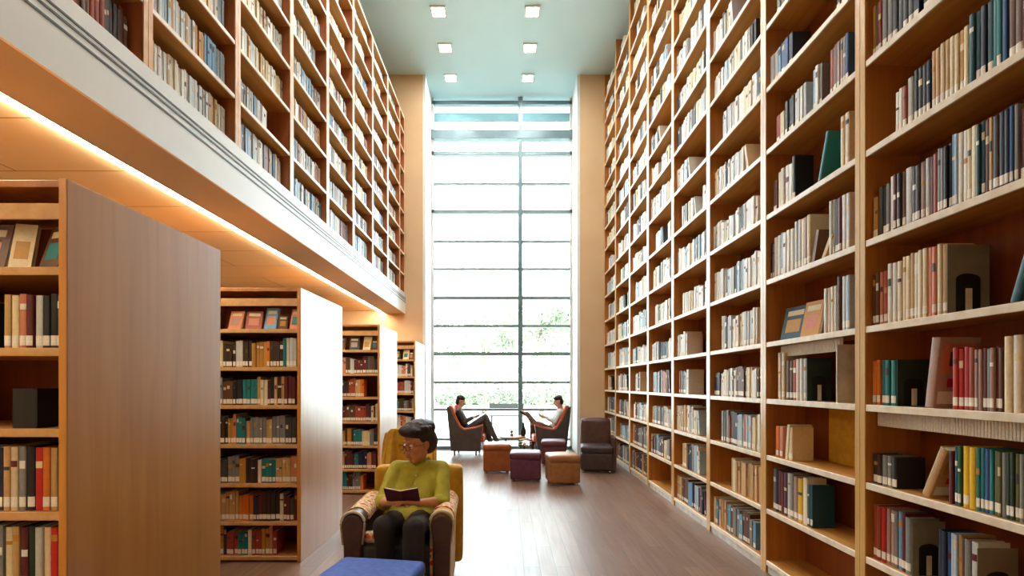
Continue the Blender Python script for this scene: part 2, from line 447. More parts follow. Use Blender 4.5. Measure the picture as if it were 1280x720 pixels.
def wall_case(name, loc, rz, width, heights, height, th, d, plinth, label, group):
    r=empty(name,loc,rz)
    tag(r,label,'bookcase',group)
    for y in (0,width-th):
        sp=link('side_panel',d['side'],r,(0,y,0)); link('edge_band',d['side_edge'],sp)
    link('back_panel',d['back'],r)
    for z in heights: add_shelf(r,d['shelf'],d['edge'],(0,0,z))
    if plinth:
        link('plinth',plinth,r)
    return r
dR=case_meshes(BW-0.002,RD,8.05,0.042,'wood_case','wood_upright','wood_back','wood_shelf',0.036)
m=MB(); m.cbox(0.012,RD-0.03,0.043,BW-0.045,0.0,0.071,0.002); plR=m.mesh('plinth','stone')
RY0=[10.89-BW*(k+1) for k in range(8)]        # k=0 is the bay by the window wall
for k in range(8):
    wall_case('bookcase',(XR,RY0[k],0),0,BW-0.002,RZ,8.05,0.042,dR,plR,
        f'floor-to-ceiling wooden bookcase standing on the floor, {ordi(k+1)} bay from the window','floor-standing wall bookcases')
# gallery bookcases
LZ=[3.435,3.83,4.265,4.70,5.135,5.57,6.0,6.43,6.83]; LTOP=7.16
LW=1.04; LY=[2.09+LW*k for k in range(8)]+[10.41]
LWID=[LW]*8+[0.48]
n_left=len(LY)
def gallery_meshes(w):
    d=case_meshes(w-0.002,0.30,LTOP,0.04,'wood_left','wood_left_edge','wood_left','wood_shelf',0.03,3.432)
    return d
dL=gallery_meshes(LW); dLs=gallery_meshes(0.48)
for k in range(n_left):
    # mirror: local x must point to world -X, so turn by pi and start from the far end
    w=LWID[k]
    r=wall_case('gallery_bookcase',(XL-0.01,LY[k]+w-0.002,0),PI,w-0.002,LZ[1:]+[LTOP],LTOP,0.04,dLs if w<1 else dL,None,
        f'tall brown bookcase above the white fascia, {ordi(n_left-k)} bay from the window','gallery bookcases')

# free-standing stacks
GZ=[.05,.34,.66,.99,1.32,1.64,1.96]; GTOP=2.31; GD=1.08; GBAY=0.93
GY=[2.02,4.30,6.95,9.62]
gm={}
m=MB(); m.cbox(-0.028,0,0,GD,0,GTOP,0.003); gm['end']=m.mesh('end_panel','panel')
m=MB(); m.cbox(-0.030,0.0005,-0.004,-0.0005,0,GTOP,0.001); gm['end_edge']=m.mesh('edge_band','panel_edge')
m=MB(); m.cbox(-0.025,0,0.01,GD-0.01,0,GTOP-0.03,0.003); gm['mid']=m.mesh('side_panel','wood_case')
m=MB(); m.box(0,GBAY-0.03,0.014,GD-0.014,-0.024,0); gm['shelf']=m.mesh('shelf','wood_shelf_x')
m=MB(); m.cbox(0,GBAY-0.03,0.002,0.0135,-0.03,0.003,0.002); gm['edge']=m.mesh('front_edge','edge_x')
m=MB(); m.box(0,GBAY-0.03,GD/2-0.01,GD/2+0.01,0.0,GTOP-0.04); gm['back']=m.mesh('back_panel','wood_back')
m=MB(); m.cbox(-2*GBAY-0.03,-0.029,0.01,GD,GTOP-0.03,GTOP,0.003); gm['top']=m.mesh('top_board','wood_case')
m=MB(); m.cbox(0,GBAY-0.03,0.03,0.045,GTOP-0.15,GTOP-0.085,0.002); gm['rail']=m.mesh('header_rail','edge_x')
m=MB(); m.box(0,GBAY-0.03,0.04,0.06,0,0.045); gm['kick']=m.mesh('kickboard','wood_case')
for k,y in enumerate(GY):
    r=empty('book_stack_case' if False else 'freestanding_bookcase',(XG,y,0))
    tag(r,f'freestanding wooden bookcase with smooth end panel under the gallery, {ordi(4-k)} from the window','bookcase','freestanding bookcases')
    e=link('end_panel',gm['end'],r); link('edge_band',gm['end_edge'],e)
    link('top_board',gm['top'],r)
    for b in range(2):
        x0=-0.03-GBAY*(b+1)+0.028
        link('side_panel',gm['mid'],r,(x0-0.0,0,0))
        for z in GZ: add_shelf(r,gm['shelf'],gm['edge'],(x0+0.001,0,z))
        link('back_panel',gm['back'],r,(x0+0.001,0,0)); link('header_rail',gm['rail'],r,(x0+0.001,0,0)); link('kickboard',gm['kick'],r,(x0+0.001,0,0))

# ------------------------------------------------------------------ books
PAL={'white':(232,232,226),'cream':(222,204,164),'tan':(196,158,104),'ivory':(226,216,192),'pale grey':(196,200,200),'pale blue':(170,194,210),
 'grey':(126,128,128),'dark grey':(66,66,70),'black':(26,26,30),'navy':(28,38,64),'blue':(44,84,140),'light blue':(104,158,196),'teal':(20,120,124),
 'dark teal':(22,74,88),'green':(38,92,56),'dark green':(26,54,40),'olive':(98,96,54),'yellow':(226,186,34),'orange':(218,116,38),'ochre':(188,136,50),
 'red':(190,30,30),'brick red':(160,66,44),'maroon':(98,30,36),'brown':(98,60,38),'dark brown':(56,36,26),'pink grey':(166,132,124),'purple':(82,44,74),'salmon':(206,128,98)}
LIN={k:lin(v) for k,v in PAL.items()}
books=[]   # dicts
def jit(c,a=0.12):
    f=1+random.uniform(-a,a); return tuple(min(1,max(0,v*f*(1+random.uniform(-0.04,0.04)))) for v in c)
def put(case,shelf,org,rz,s,t,d,h,color,lean=0.0,sticker=True,inset=0.0,band=None,face=None):
    """org: shelf start on the front line; local +x runs along the shelf."""
    R=Matrix.Translation(org)@Matrix.Rotation(rz,4,'Z')
    if lean>0: pivot=t*math.cos(lean)            # leans towards +x: bottom right corner stays down
    M_=R@Matrix.Translation((s,0.03+inset,0.0015))
    if lean:
        # rotate around the lower edge that stays on the shelf
        if lean>0: M_=M_@Matrix.Translation((t,0,0))@Matrix.Rotation(lean,4,'Y')@Matrix.Translation((-t,0,0))
        else: M_=M_@Matrix.Rotation(lean,4,'Y')
    books.append(dict(case=case,shelf=shelf,s=s,M=M_,t=t,d=d,h=h,color=color,col=jit(LIN[color]),lean=lean,sticker=sticker,band=band if band is not None else random.random()<0.5,
                      bz=random.uniform(0.55,0.8),bh=random.uniform(0.04,0.16),bc=random.choice(['cream','dark grey','ochre','white','maroon']) ,face=face))
def run(case,shelf,org,rz,s0,s1,cols,hr,tr,dr=(0.15,0.21),stick=0.8,inset=(0.0,0.015),lean_end=0.0,seq=False,limit=0.30):
    s=s0;i=0;last=None;h=random.uniform(*hr);d=random.uniform(*dr);keep=0;c=None;st=True
    while True:
        t=random.uniform(*tr)
        if s+t>s1: break
        if keep<=0:
            keep=random.choice([1,1,2,3,4]); c=random.choice(cols); h=random.uniform(*hr); d=random.uniform(*dr); st=random.random()<stick
        keep-=1
        if seq: c=cols[int((s-s0)/(s1-s0)*len(cols))]
        put(case,shelf,org,rz,s,t,d,min(h+random.uniform(-.008,.008),limit),c,0.0,st,random.uniform(*inset))
        s+=t+0.0012;i+=1
    if lean_end and s1-s>-1:
        a=lean_end; t=random.uniform(*tr); hh=min(h,limit-0.03)
        need=hh*math.sin(a)+t
        put(case,shelf,org,rz,s+0.002+hh*math.sin(a),t,d,hh,random.choice(cols),-a,stick>0.5,0.01)
        s+=need+t+0.01
    return s

RTH=0.045
def rorg(k,j): return Vector((XR,RY0[k]+BW-RTH-0.002,RZ[j]))
RLEN=BW-2*RTH-0.004
def px2s(k,x): # pixel of the spine foot -> distance from the window end of bay k
    return RY0[k]+BW-RTH-0.002-(XR+0.035)*F/(x-CX)
def rrun(k,j,x0,x1,cols,h,n,stick=0.9,seq=True,inset=(0.0,0.01),lean=0):
    s0=max(0.004,px2s(k,x0)); s1=min(RLEN,px2s(k,x1)); w=(s1-s0)/n
    for i in range(n):
        t=w*random.uniform(0.8,1.0)-0.0012
        c=cols[min(len(cols)-1,int(i/n*len(cols)))] if seq else random.choice(cols)
        put(('R',k),j,rorg(k,j),-PI/2,s0+i*w,t,random.uniform(0.135,0.165),h*random.uniform(0.965,1.0),c,0,random.random()<stick,random.uniform(*inset),band=random.random()<0.4)
    return s1
# ---- seventh bay from the window (largest in view): k=6 ends at the upright at x~1075
k=6; off=RLEN
def fillto(k,j,x0,cols,h,t=(0.026,0.044)):
    s0=px2s(k,x0)
    if s0<RLEN-0.05: run(('R',k),j,rorg(k,j),-PI/2,s0,RLEN,cols,(h*0.93,h),t,stick=0.9)
K7=7
# find which bay the near ones are: bay 7 spans y 1.85..2.98 (k=7), bay k=6 spans 2.98..4.11
k=7
rrun(k,7,1087,1102,['ochre','brown','brick red'],.30,3); rrun(k,7,1103,1150,['grey','dark grey','dark grey','navy'],.29,7)
rrun(k,7,1154,1230,['dark grey','black','navy','grey'],.31,8); fillto(k,7,1232,['navy','dark grey','maroon'],.32)
rrun(k,6,1119,1134,['white','brick red'],.235,3); rrun(k,6,1134,1142,['pale grey'],.26,1); rrun(k,6,1143,1164,['black','dark grey','navy'],.27,4)
rrun(k,6,1165,1211,['tan','cream','tan','cream','ochre','cream'],.30,8); rrun(k,6,1212,1240,['dark teal','navy','dark teal'],.33,4,.3); rrun(k,6,1240,1259,['teal','blue'],.34,3,.3)
fillto(k,6,1260,['brown','maroon','dark brown'],.33)
rrun(k,5,1087,1098,['tan','ochre'],.245,2); rrun(k,5,1098,1112,['dark grey','black','grey'],.285,3); rrun(k,5,1112,1117,['white'],.31,1)
rrun(k,5,1117,1131,['maroon','dark grey','brown'],.31,3); rrun(k,5,1131,1139,['pale grey'],.31,1); rrun(k,5,1139,1156,['black','dark grey','pink grey'],.30,3)
rrun(k,5,1156,1161,['pale grey'],.31,1);rrun(k,5,1161,1172,['maroon','brick red'],.31,2);rrun(k,5,1172,1189,['grey','black','navy'],.32,4);rrun(k,5,1189,1197,['light blue','pale blue'],.35,2)
rrun(k,5,1197,1221,['white','cream','ivory'],.34,4);rrun(k,5,1221,1231,['dark teal'],.335,2,.3);rrun(k,5,1231,1241,['brown','tan'],.335,2);rrun(k,5,1241,1256,['dark brown','black'],.33,2)
rrun(k,5,1256,1272,['navy','blue','grey'],.335,3); fillto(k,5,1272,['maroon','grey','navy'],.33)
rrun(k,4,1087,1109,['brown','salmon','brick red'],.30,4); rrun(k,4,1110,1127,['white','white','ivory'],.335,3); rrun(k,4,1127,1183,['cream','tan','ivory','cream','salmon','cream','tan'],.35,10)
rrun(k,3,1089,1101,['orange'],.255,2); rrun(k,3,1101,1119,['teal'],.255,3)
rrun(k,3,1191,1217,['red','red','brick red'],.29,4); rrun(k,3,1218,1254,['pink grey','maroon','grey','pink grey','maroon','brown'],.28,7); rrun(k,3,1255,1279,['cream','ivory'],.32,2,0)
rrun(k,2,1090,1122,['dark brown','grey','black'],.17,5,.9)
rrun(k,2,1186,1192,['maroon'],.25,1,0);rrun(k,2,1193,1202,['dark teal','green'],.28,2);rrun(k,2,1203,1219,['yellow','yellow'],.28,2);rrun(k,2,1219,1241,['teal','blue','teal'],.285,4)
rrun(k,2,1242,1279,['olive','grey','dark green','olive','grey'],.28,7)
rrun(k,1,1088,1108,['brick red','red'],.31,3);rrun(k,1,1108,1132,['pink grey','grey','light blue','maroon'],.31,5);rrun(k,1,1132,1140,['grey'],.30,1)
rrun(k,1,1172,1188,['navy','blue'],.29,3,.3);rrun(k,1,1188,1206,['pale blue','tan','brown'],.29,4);rrun(k,1,1206,1222,['grey','pale grey'],.29,2,.2)
for j,c,h in ((0,['brown','navy','grey'],.3),(8,['navy','brown','grey'],.3),(9,['black','grey','cream'],.3)):
    run(('R',k),j,rorg(k,j),-PI/2,0.03,RLEN*0.9,c,(h*.9,h),(.026,.04))
# leaning volumes of that bay
def lean_book(k,j,x,t,d,h,color,a,face=None,inset=0.0):
    s=px2s(k,x); put(('R',k),j,rorg(k,j),-PI/2,s,t,d,h,color,a,False,inset,band=False,face=face)
lean_book(7,3,1156,.05,.20,.345,'pink grey',.13,'salmon')
lean_book(7,2,1152,.045,.19,.27,'tan',.42,'ochre')
lean_book(7,4,1262,.04,.20,.26,'dark teal',.30,'ochre')
# ---- k=6 : sixth... bay between x=957 and 1062
k=6
rrun(k,8,963,990,['pale grey','light blue','blue','navy'],.25,6,.7); rrun(k,8,1046,1061,['dark grey','brown'],.27,3)
rrun(k,7,971,981,['brick red','cream'],.22,2);rrun(k,7,982,992,['dark grey','black'],.27,3);rrun(k,7,993,1007,['pale grey','white','pale grey'],.27,4);rrun(k,7,1016,1027,['pale blue','white','grey'],.30,3)
rrun(k,7,1037,1061,['brick red','brown','pink grey','grey','blue'],.31,7)
rrun(k,6,967,972,['brown'],.25,1);rrun(k,6,972,990,['ivory','white','white'],.30,4);rrun(k,6,990,994,['black'],.33,1);rrun(k,6,1051,1062,['cream','ivory'],.34,2)
lean_book(6,6,1022,.035,.19,.32,'teal',.30)
rrun(k,5,963,968,['black','grey'],.29,2);rrun(k,5,968,991,['white','pale blue','white','white'],.33,6);rrun(k,5,993,1013,['pale grey','ivory','pink grey','cream'],.36,5)
lean_book(6,5,1015,.03,.17,.22,'brown',.25); lean_book(6,5,1027,.03,.18,.16,'tan',.6)
rrun(k,5,1037,1043,['white','pale grey'],.37,2);rrun(k,5,1043,1052,['dark brown','maroon'],.36,2);rrun(k,5,1052,1062,['white','pale grey'],.36,2)
rrun(k,4,1030,1045,['white','ivory','white'],.30,4);rrun(k,4,1046,1050,['brown'],.36,1,0);rrun(k,4,1052,1062,['pale grey','pale blue'],.34,2)

rrun(k,3,973,981,['ivory','cream'],.36,2);rrun(k,3,983,1008,['brown','brick red','ivory','white','pale grey'],.30,6)
rrun(k,2,970,978,['orange','salmon'],.24,2);lean_book(6,2,982,.03,.17,.26,'cream',.12); rrun(k,2,985,991,['cream'],.25,1)
rrun(k,1,966,973,['grey','navy'],.33,2);rrun(k,1,973,984,['maroon','purple'],.33,3);rrun(k,1,984,992,['pale grey','grey'],.33,2);rrun(k,1,992,997,['pink grey'],.32,1);rrun(k,1,997,1003,['yellow'],.32,1)
rrun(k,1,1003,1009,['ivory'],.33,1);rrun(k,1,1009,1016,['dark teal'],.30,2)
run(('R',k),9,rorg(k,9),-PI/2,.1,.5,['brown','white','grey'],(.22,.27),(.026,.04))
# ---- the others at random
WHI=['white','white','white','ivory','pale grey','white','pale blue','cream','ivory','dark grey','pale grey','black']
LOW=['white','ivory','cream','tan','pale grey','grey','brown','navy','ivory','brick red','pale blue','cream','black']
LOWEST=['tan','light blue','grey','cream','brown','purple','maroon','pale blue','navy','brown']
for k in range(0,8):
    for j in range(len(RZ)):
        if k>=6 and j<=9: continue
        sp=(RZ[j+1] if j+1<len(RZ) else 8.0)-RZ[j]
        lim=sp-0.05
        pal=LOWEST if j<=1 else (LOW if j<=3 else WHI)
        if k==5 and j==0: pal=['tan','cream','brown','light blue','light blue','grey','brown']
        if k==5 and j==1:
            run(('R',k),j,rorg(k,j),-PI/2,.42,RLEN-.02,['tan','cream'],(.28,.30),(.03,.05),limit=lim,stick=0); continue
        if k==3 and j==0: continue
        hb=random.uniform(.25,.32) if j<10 else random.uniform(.24,.3)
        mode=random.random()
        dens=0.9 if j<=4 else (0.85 if j<10 else 0.7)
        s0=random.choice([0.004,0.02,0.1,0.2]) if mode>0.3 else 0.004
        s1=RLEN*(random.uniform(0.5,1.0) if random.random()>0.45 else 1.0)
        if random.random()>dens: s1=s0+(RLEN-s0)*0.35
        e=run(('R',k),j,rorg(k,j),-PI/2,s0,min(s1,RLEN-.13),pal,(hb*.88,hb*1.05),(.024,.045),limit=lim,stick=.8,lean_end=random.choice([0,.15,.25]) if s1<RLEN-.1 else 0)
        if e<RLEN-.3 and random.random()<.5:
            run(('R',k),j,rorg(k,j),-PI/2,e+.14,RLEN-.004,pal,(hb*.85,hb*1.05),(.024,.045),limit=lim)
        elif s1>=RLEN*.98:
            run(('R',k),j,rorg(k,j),-PI/2,e+.004,RLEN-.004,pal,(hb*.9,hb*1.05),(.024,.045),limit=lim)
# ---- gallery: spines towards +X, local +x -> world +Y
GAL=['pale grey','white','ivory','pale blue','pale grey','grey','white','cream','light blue','pink grey','grey']
for k in range(n_left):
    for j in range(len(LZ)):
        org=Vector((XL-0.01,LY[k]+0.042,LZ[j] if j else LZ[0]+0.002)); w=LWID[k]-0.09
        pal=GAL
        if k==0 and j==0: pal=['brown','brick red','salmon','tan','dark grey','brown','pale grey','maroon']
        if k==1 and j==0: pal=['cream','ivory','tan','cream','pale grey','white','brown']
        if k==1 and j==1: pal=['pale blue','pale grey','white','pale blue','ochre','light blue']
        if j>=2 and random.random()<.4: pal=['cream','pink grey','ivory','pale grey','tan','white']
        hb=random.uniform(.255,.30)
        e=w if random.random()<.8 else w*random.uniform(.6,.9)
        run(('L',k),j,org,PI/2,0.004,e,pal,(hb*.93,hb*1.03),(.018,.034),stick=.3,limit=.345,inset=(.035,.05))
# ---- free-standing stacks: spines towards the camera, local +x -> world +X
SHL=GBAY-0.034
WARM=['cream','tan','brown','brick red','maroon','dark grey','navy','ochre','ivory','grey','teal','salmon','black','orange','pale grey','dark brown']
def grun(g,b,j,cols,hr,frac=(0.0,1.0),tr=(.02,.036),**kw):
    x0=XG-0.03-GBAY*(b+1)+0.031
    org=Vector((x0,GY[g]-0.0,GZ[j]))
    return run(('G',g,b),j,org,0,frac[0]*SHL+.004,frac[1]*SHL-.003,cols,hr,tr,limit=.27,**kw)
def gput(g,b,j,s,t,h,color,lean,face,d=.17,inset=.02):
    x0=XG-0.03-GBAY*(b+1)+0.031
    put(('G',g,b),j,Vector((x0,GY[g],GZ[j])),0,s,t,d,h,color,lean,False,inset,band=False,face=face)
for g in range(4):
    for b in range(2):
        for j in range(7):
            if j==6: continue
            if g==0 and b==0: continue
            fr=(0,1) if random.random()<.92 else (0,random.uniform(.6,.9))
            if g==2 and j in (4,5): fr=(.3,.8) if j==4 else (0,1)
            if j==0: fr=(.25,.8)
            grun(g,b,j,WARM,(.19,.25),fr,stick=.9)
# first stack: shelf contents as seen beside its end panel
grun(0,0,5,WARM,(.2,.24),(0,.62),stick=.9)
org0=lambda j:Vector((XG-0.03-GBAY+0.031,GY[0],GZ[j]))
def gseq(j,s0,s1,cols,h,stick=.95):
    n=len(cols);w=(s1-s0)/n
    for i,c in enumerate(cols): put(('G',0,0),j,org0(j),0,s0+i*w,w*random.uniform(.86,1)-.001,random.uniform(.16,.19),h*random.uniform(.95,1),c,0,random.random()<stick,random.uniform(0,.01))
gseq(5,.64,SHL-.004,['tan','cream','salmon','maroon','pale grey','black','black','dark brown'],.225)
grun(0,0,4,['dark brown','brown'],(.17,.2),(0,.3)); gput(0,0,4,.66,.10,.16,'black',0,None)
gseq(3,.02,.60,['brown','navy','cream','grey','brick red','tan','black','teal','ivory','maroon','navy','grey','tan'],.25)
gseq(3,.61,SHL-.004,['navy','tan','cream','grey','black','red','orange','tan','dark teal'],.26)
gseq(2,.02,.60,['brown','navy','cream','grey','brick red','tan','black','teal','ivory','maroon','navy','grey','tan'],.26)
gseq(2,.62,SHL-.004,['grey','cream','tan','maroon','dark green','pale grey','cream','red','grey'],.27)
gseq(1,.02,SHL-.004,['navy','tan','cream','grey','black','red','orange','tan','dark teal','grey','cream','tan','maroon','dark green','pale grey','cream','red','grey','tan','blue','brown','ivory','black'],.25)
gseq(0,.02,SHL-.004,['dark brown','tan','cream','grey','black','maroon','brown','tan','dark teal','grey','cream','tan','maroon','dark green','pale grey','cream','brown','grey'],.22)

# display books shown face-on on the top shelves: the cover is wide, the volume leans back
display=[]
def disp(g,b,j,s,w,h,color,tilt,rz=0.0,case_lab=''):
    x0=XG-0.03-GBAY*(b+1)+0.031
    display.append(dict(case=('G',g,b),shelf=j,x=x0+s,y=GY[g]+0.05,z=GZ[j],w=w,h=h,color=color,tilt=tilt,rz=rz))
for s,w,h,c,rz in ((.05,.17,.2,'dark green',.2),(.27,.16,.19,'salmon',-.2),(.47,.15,.2,'brown',.15),(.655,.075,.2,'cream',.3),(.745,.125,.19,'brown',-.35),(.885,.02,.15,'orange',0)):
    if w>.05: disp(0,0,6,s,w,h,c,.28,rz)
for s,w,h,c,rz in ((.05,.15,.18,'brown',.2),(.28,.13,.16,'salmon',-.2),(.44,.13,.16,'brick red',.1),(.59,.11,.19,'light blue',-.15),(.72,.07,.12,'brown',.2),(.81,.08,.18,'salmon',-.1)):
    disp(1,0,6,s,w,h,c,.28,rz)
for g in (2,3):
    for s,w,h,c,rz in ((.08,.13,.17,'grey',.2),(.3,.13,.18,'brown',-.2),(.5,.13,.18,'dark green',.1),(.68,.11,.19,'cream',-.15),(.81,.07,.14,'brown',.2)):
        disp(g,0,6,s,w,h,c,.28,rz)

for X_,Y_,w,h,c,rz in ((2.10,3.80,.23,.245,'dark teal',-PI/2+.16),(2.10,3.575,.17,.25,'ochre',-PI/2+.16)):
    display.append(dict(case=('R',6),shelf=4,x=X_-w/2,y=Y_,z=RZ[4],w=w,h=h,color=c,tilt=.22,rz=rz))
# drop books that would leave their shelf, index along each shelf
def case_len(c): return {'R':RLEN,'L':(LWID[c[1]]-0.085) if c[0]=='L' else 0,'G':SHL+.001}[c[0]]
books=[b for b in books if b['s']>=0 and b['s']+b['t']<=case_len(b['case'])+.002]
byshelf={}
for b in books: byshelf.setdefault((b['case'],b['shelf']),[]).append(b)
keep=[]
for key,l in byshelf.items():
    l.sort(key=lambda b:b['s'])
    end=-1; out=[]
    for b in l:
        ext=abs(math.sin(b['lean']))*b['h']
        lo=b['s']-(ext if b['lean']<0 else 0); hi=b['s']+b['t']+(ext if b['lean']>0 else 0)
        if lo<end-0.004 and not (b['lean'] and b['case']==('R',6)): 
            continue
        if hi>case_len(key[0])+.004: continue
        end=max(end,b['s']+b['t']); out.append(b)
    if key[0][0]=='G': seq=out[::-1]
    elif key[0][0]=='L': seq=out[::-1]
    else: seq=out
    for i,b in enumerate(seq): b['i']=i+1
    keep+=out
books=keep
def area(b):
    p=b['M']@Vector((b['t']/2,0,b['h']/2)); q=b['M']@Vector((b['t'],0,b['h']/2))
    if p.y<0.3: return 0
    x=CX+F*p.x/p.y; y=CY-F*(p.z-EYE)/p.y
    if x<-2 or x>1282 or y<-8 or y>728: return 0
    p0=b['M']@Vector((0,0,b['h']/2))
    dx=abs(F*q.x/q.y-F*p0.x/p0.y); 
    a=dx*F*b['h']/p.y
    if b['case'][0]=='L': a*=0.75
    if b['case'][0]=='R' and p.z>2.2: a*=0.8
    if b['case'][0]=='G' and b['case'][1]>0:      # partly behind the end panel of the stack in front
        lim=CX+F*XG/(GY[b['case'][1]-1]+GD)
        if x<lim: return 0
    if b['case'][0]=='G' and b['case'][1]==0 and x<0: return 0
    return a
for b in books: b['a']=area(b)
books.sort(key=lambda b:-b['a'])
NIND=300-len(display)
ind=[b for b in books[:NIND] if b['a']>0]; rest=books[len(ind):]

def book_cover(mb,b,simple=False):
    t,d,h=b['t'],b['d'],b['h']; m=b['M'] if simple else None
    col=b['col']; mb.col=col
    w=min(0.003,t*.15)
    if simple:
        mb.box(0,t,0.0015,d,0,h,m)
        mb.col=LIN['ivory']; mb.box(w,t-w,0.012,d-.002,h-.001,h+.0005,m)
        if b['band']: mb.col=LIN[b['bc']]; z=h*b['bz']; mb.box(t*.16,t*.84,0.0004,0.003,z,z+h*b['bh'],m)
        if b['sticker']: mb.col=lin((236,230,214)); mb.box(t*.08,t*.92,-0.0004,0.004,h*.06,h*.06+.038,m)
        return
    # U shaped case: rounded spine and two boards
    n=6; bulge=min(.006,t*.2); outer=[(0,d),(0,bulge)]+[(t/2-math.cos(PI*i/n)*t/2,bulge-math.sin(PI*i/n)*bulge) for i in range(1,n)]+[(t,bulge),(t,d)]
    inner=[(w,d),(w,bulge+w)]+[(t/2-math.cos(PI*i/n)*(t/2-w),bulge+w-math.sin(PI*i/n)*bulge*.6) for i in range(1,n)]+[(t-w,bulge+w),(t-w,d)]
    N=len(outer); vs=[(x,y,0) for x,y in outer]+[(x,y,h) for x,y in outer]+[(x,y,0) for x,y in inner]+[(x,y,h) for x,y in inner]; fs=[]
    for i in range(N-1):
        fs.append((i,i+1,N+i+1,N+i)); fs.append((2*N+i+1,2*N+i,3*N+i,3*N+i+1))
        fs.append((N+i,N+i+1,3*N+i+1,3*N+i)); fs.append((i+1,i,2*N+i,2*N+i+1))
    fs.append((0,N,3*N,2*N)); fs.append((N-1,2*N+N-1,3*N+N-1,2*N-1))
    mb.add(vs,fs)
    def wrap(z0,z1,f0,f1,off,c):
        mb.col=c; k0,k1=1,n-1
        pts=[(t/2-math.cos(PI*(f0+(f1-f0)*i/4))*t/2*1.0,bulge-math.sin(PI*(f0+(f1-f0)*i/4))*bulge-off) for i in range(5)]
        vs=[(x,y,z0) for x,y in pts]+[(x,y,z1) for x,y in pts]+[(x,y+.002,z0) for x,y in pts]+[(x,y+.002,z1) for x,y in pts]
        fs=[(i,i+1,6+i,5+i) for i in range(4)]+[(5+i,6+i,16+i,15+i) for i in range(4)]+[(i+1,i,10+i,11+i) for i in range(4)]
        fs+=[(0,5,15,10),(4,14,19,9)]
        mb.add(vs,fs)
    b['wrap']=wrap
    if b['band']: wrap(h*b['bz'],h*(b['bz']+b['bh']),.16,.84,.0006,LIN[b['bc']])
    if b['face']:
        c=LIN[b['face']]; mb.col=c
        if b['lean']>0 or True:
            mb.box(t-.0002,t+.0008,d*.12,d*.9,h*.5,h*.92); mb.col=LIN['white']; mb.box(t-.0002,t+.0008,d*.1,d*.9,h*.06,h*.24); mb.col=LIN['red']; mb.box(t-.0002,t+.0009,d*.3,d*.8,h*.30,h*.42); mb.col=LIN['brown']; mb.box(t,t+.0012,d*.3,d*.7,h*.6,h*.8)
place={'R':'floor-standing wall bookcases','L':'gallery bookcases','G':'freestanding bookcases'}
def where(b):
    c=b['case']
    if c[0]=='R': return f"{ordi(b['i'])} from window end, shelf {ordi(b['shelf']+1)} up, {ordi(c[1]+1)} wall bay"
    if c[0]=='L': return f"{ordi(b['i'])} from far end, gallery shelf {ordi(b['shelf']+1)} up, {ordi(n_left-c[1])} bay"
    return f"{ordi(b['i'])} from end panel, shelf {ordi(b['shelf']+1)} up, {ordi(4-c[1])} freestanding case"
def group_of(b):
    c=b['case']
    if c[0]=='R': return f"books on shelf {ordi(b['shelf']+1)} up in wall bay {ordi(c[1]+1)}"
    if c[0]=='L': return 'books on the gallery shelves'
    return f"books in freestanding bookcase {ordi(4-c[1])} from the window"
for b in ind:
    mb=MB(); book_cover(mb,b)
    o=mb.build('book','book',None,False,True); o.matrix_world=b['M']
    size='thin' if b['t']<.025 else ('thick' if b['t']>.042 else '')
    lk=' '.join(x for x in ('leaning' if b['lean'] else '',size,b['color']) if x)
    tag(o,f"{lk} book, {where(b)}",'book',group_of(b))
    t,d,h=b['t'],b['d'],b['h']; w=min(0.003,t*.15)
    pg=MB(); pg.box(w+.0004,t-w-.0004,.012,d-.004,.003,h-.004); pg.build('page_block','paper',o)
    if b['sticker']:
        sb=MB(); mb2=mb; 
        n0=len(mb.v); f0=len(mb.f); b['wrap'](h*.06,h*.06+.04,.1,.9,.0008,(1,1,1))
        sb.v=mb.v[n0:]; sb.f=[tuple(i-n0 for i in f) for f in mb.f[f0:]]; sb.c=mb.c[f0:]
        sb.build('spine_label','label',o)
mb=MB()
for b in rest: book_cover(mb,b,True)
o=mb.build('shelved_books','book',None,False,True)
tag(o,'rows of pale, cream, grey and brown books filling all the farther shelves','books','books',kind='stuff')
# display books
cnt={}
for q in display:
    cnt[q['case'][1]]=cnt.get(q['case'][1],0)+1
    r=empty('book',(q['x']+q['w']/2,q['y'],q['z']+.0095),q['rz'])
    t=.022; w,h=q['w'],q['h']
    m_=Matrix.Rotation(-q['tilt'],4,'X')
    mb=MB(); mb.col=jit(LIN[q['color']]); mb.box(-w/2,w/2,0,.0025,0,h,m_); mb.box(-w/2,w/2,t,t+.0025,0,h,m_); mb.box(-w/2,-w/2+.0025,.0025,t,0,h,m_)
    mb.col=LIN['cream']; mb.box(-w*.36,w*.36,-.0006,0,h*.72,h*.88,m_)
    mb.col=LIN[random.choice(['salmon','ochre','teal','pink grey'])]; mb.box(-w*.34,w*.30,-.0006,0,h*.2,h*.6,m_)
    mb.build('cover','book',r,False,True)
    p=MB(); p.box(-w/2+.003,w/2-.003,.003,t-.0005,.003,h-.003,m_); p.build('page_block','paper',r)
    n=sum(1 for z in display if z['case']==q['case'] and z['x']>q['x'])+1
    if q['case'][0]=='R':
        tag(r,f"{q['color']} book shown face-on on fifth shelf up, seventh wall bay from the window",'book','display books on the wall shelves'); continue
    tag(r,f"{q['color']} book shown face-on, {ordi(n)} from end panel, top shelf, {ordi(4-q['case'][1])} freestanding case",'book','display books on top shelves')

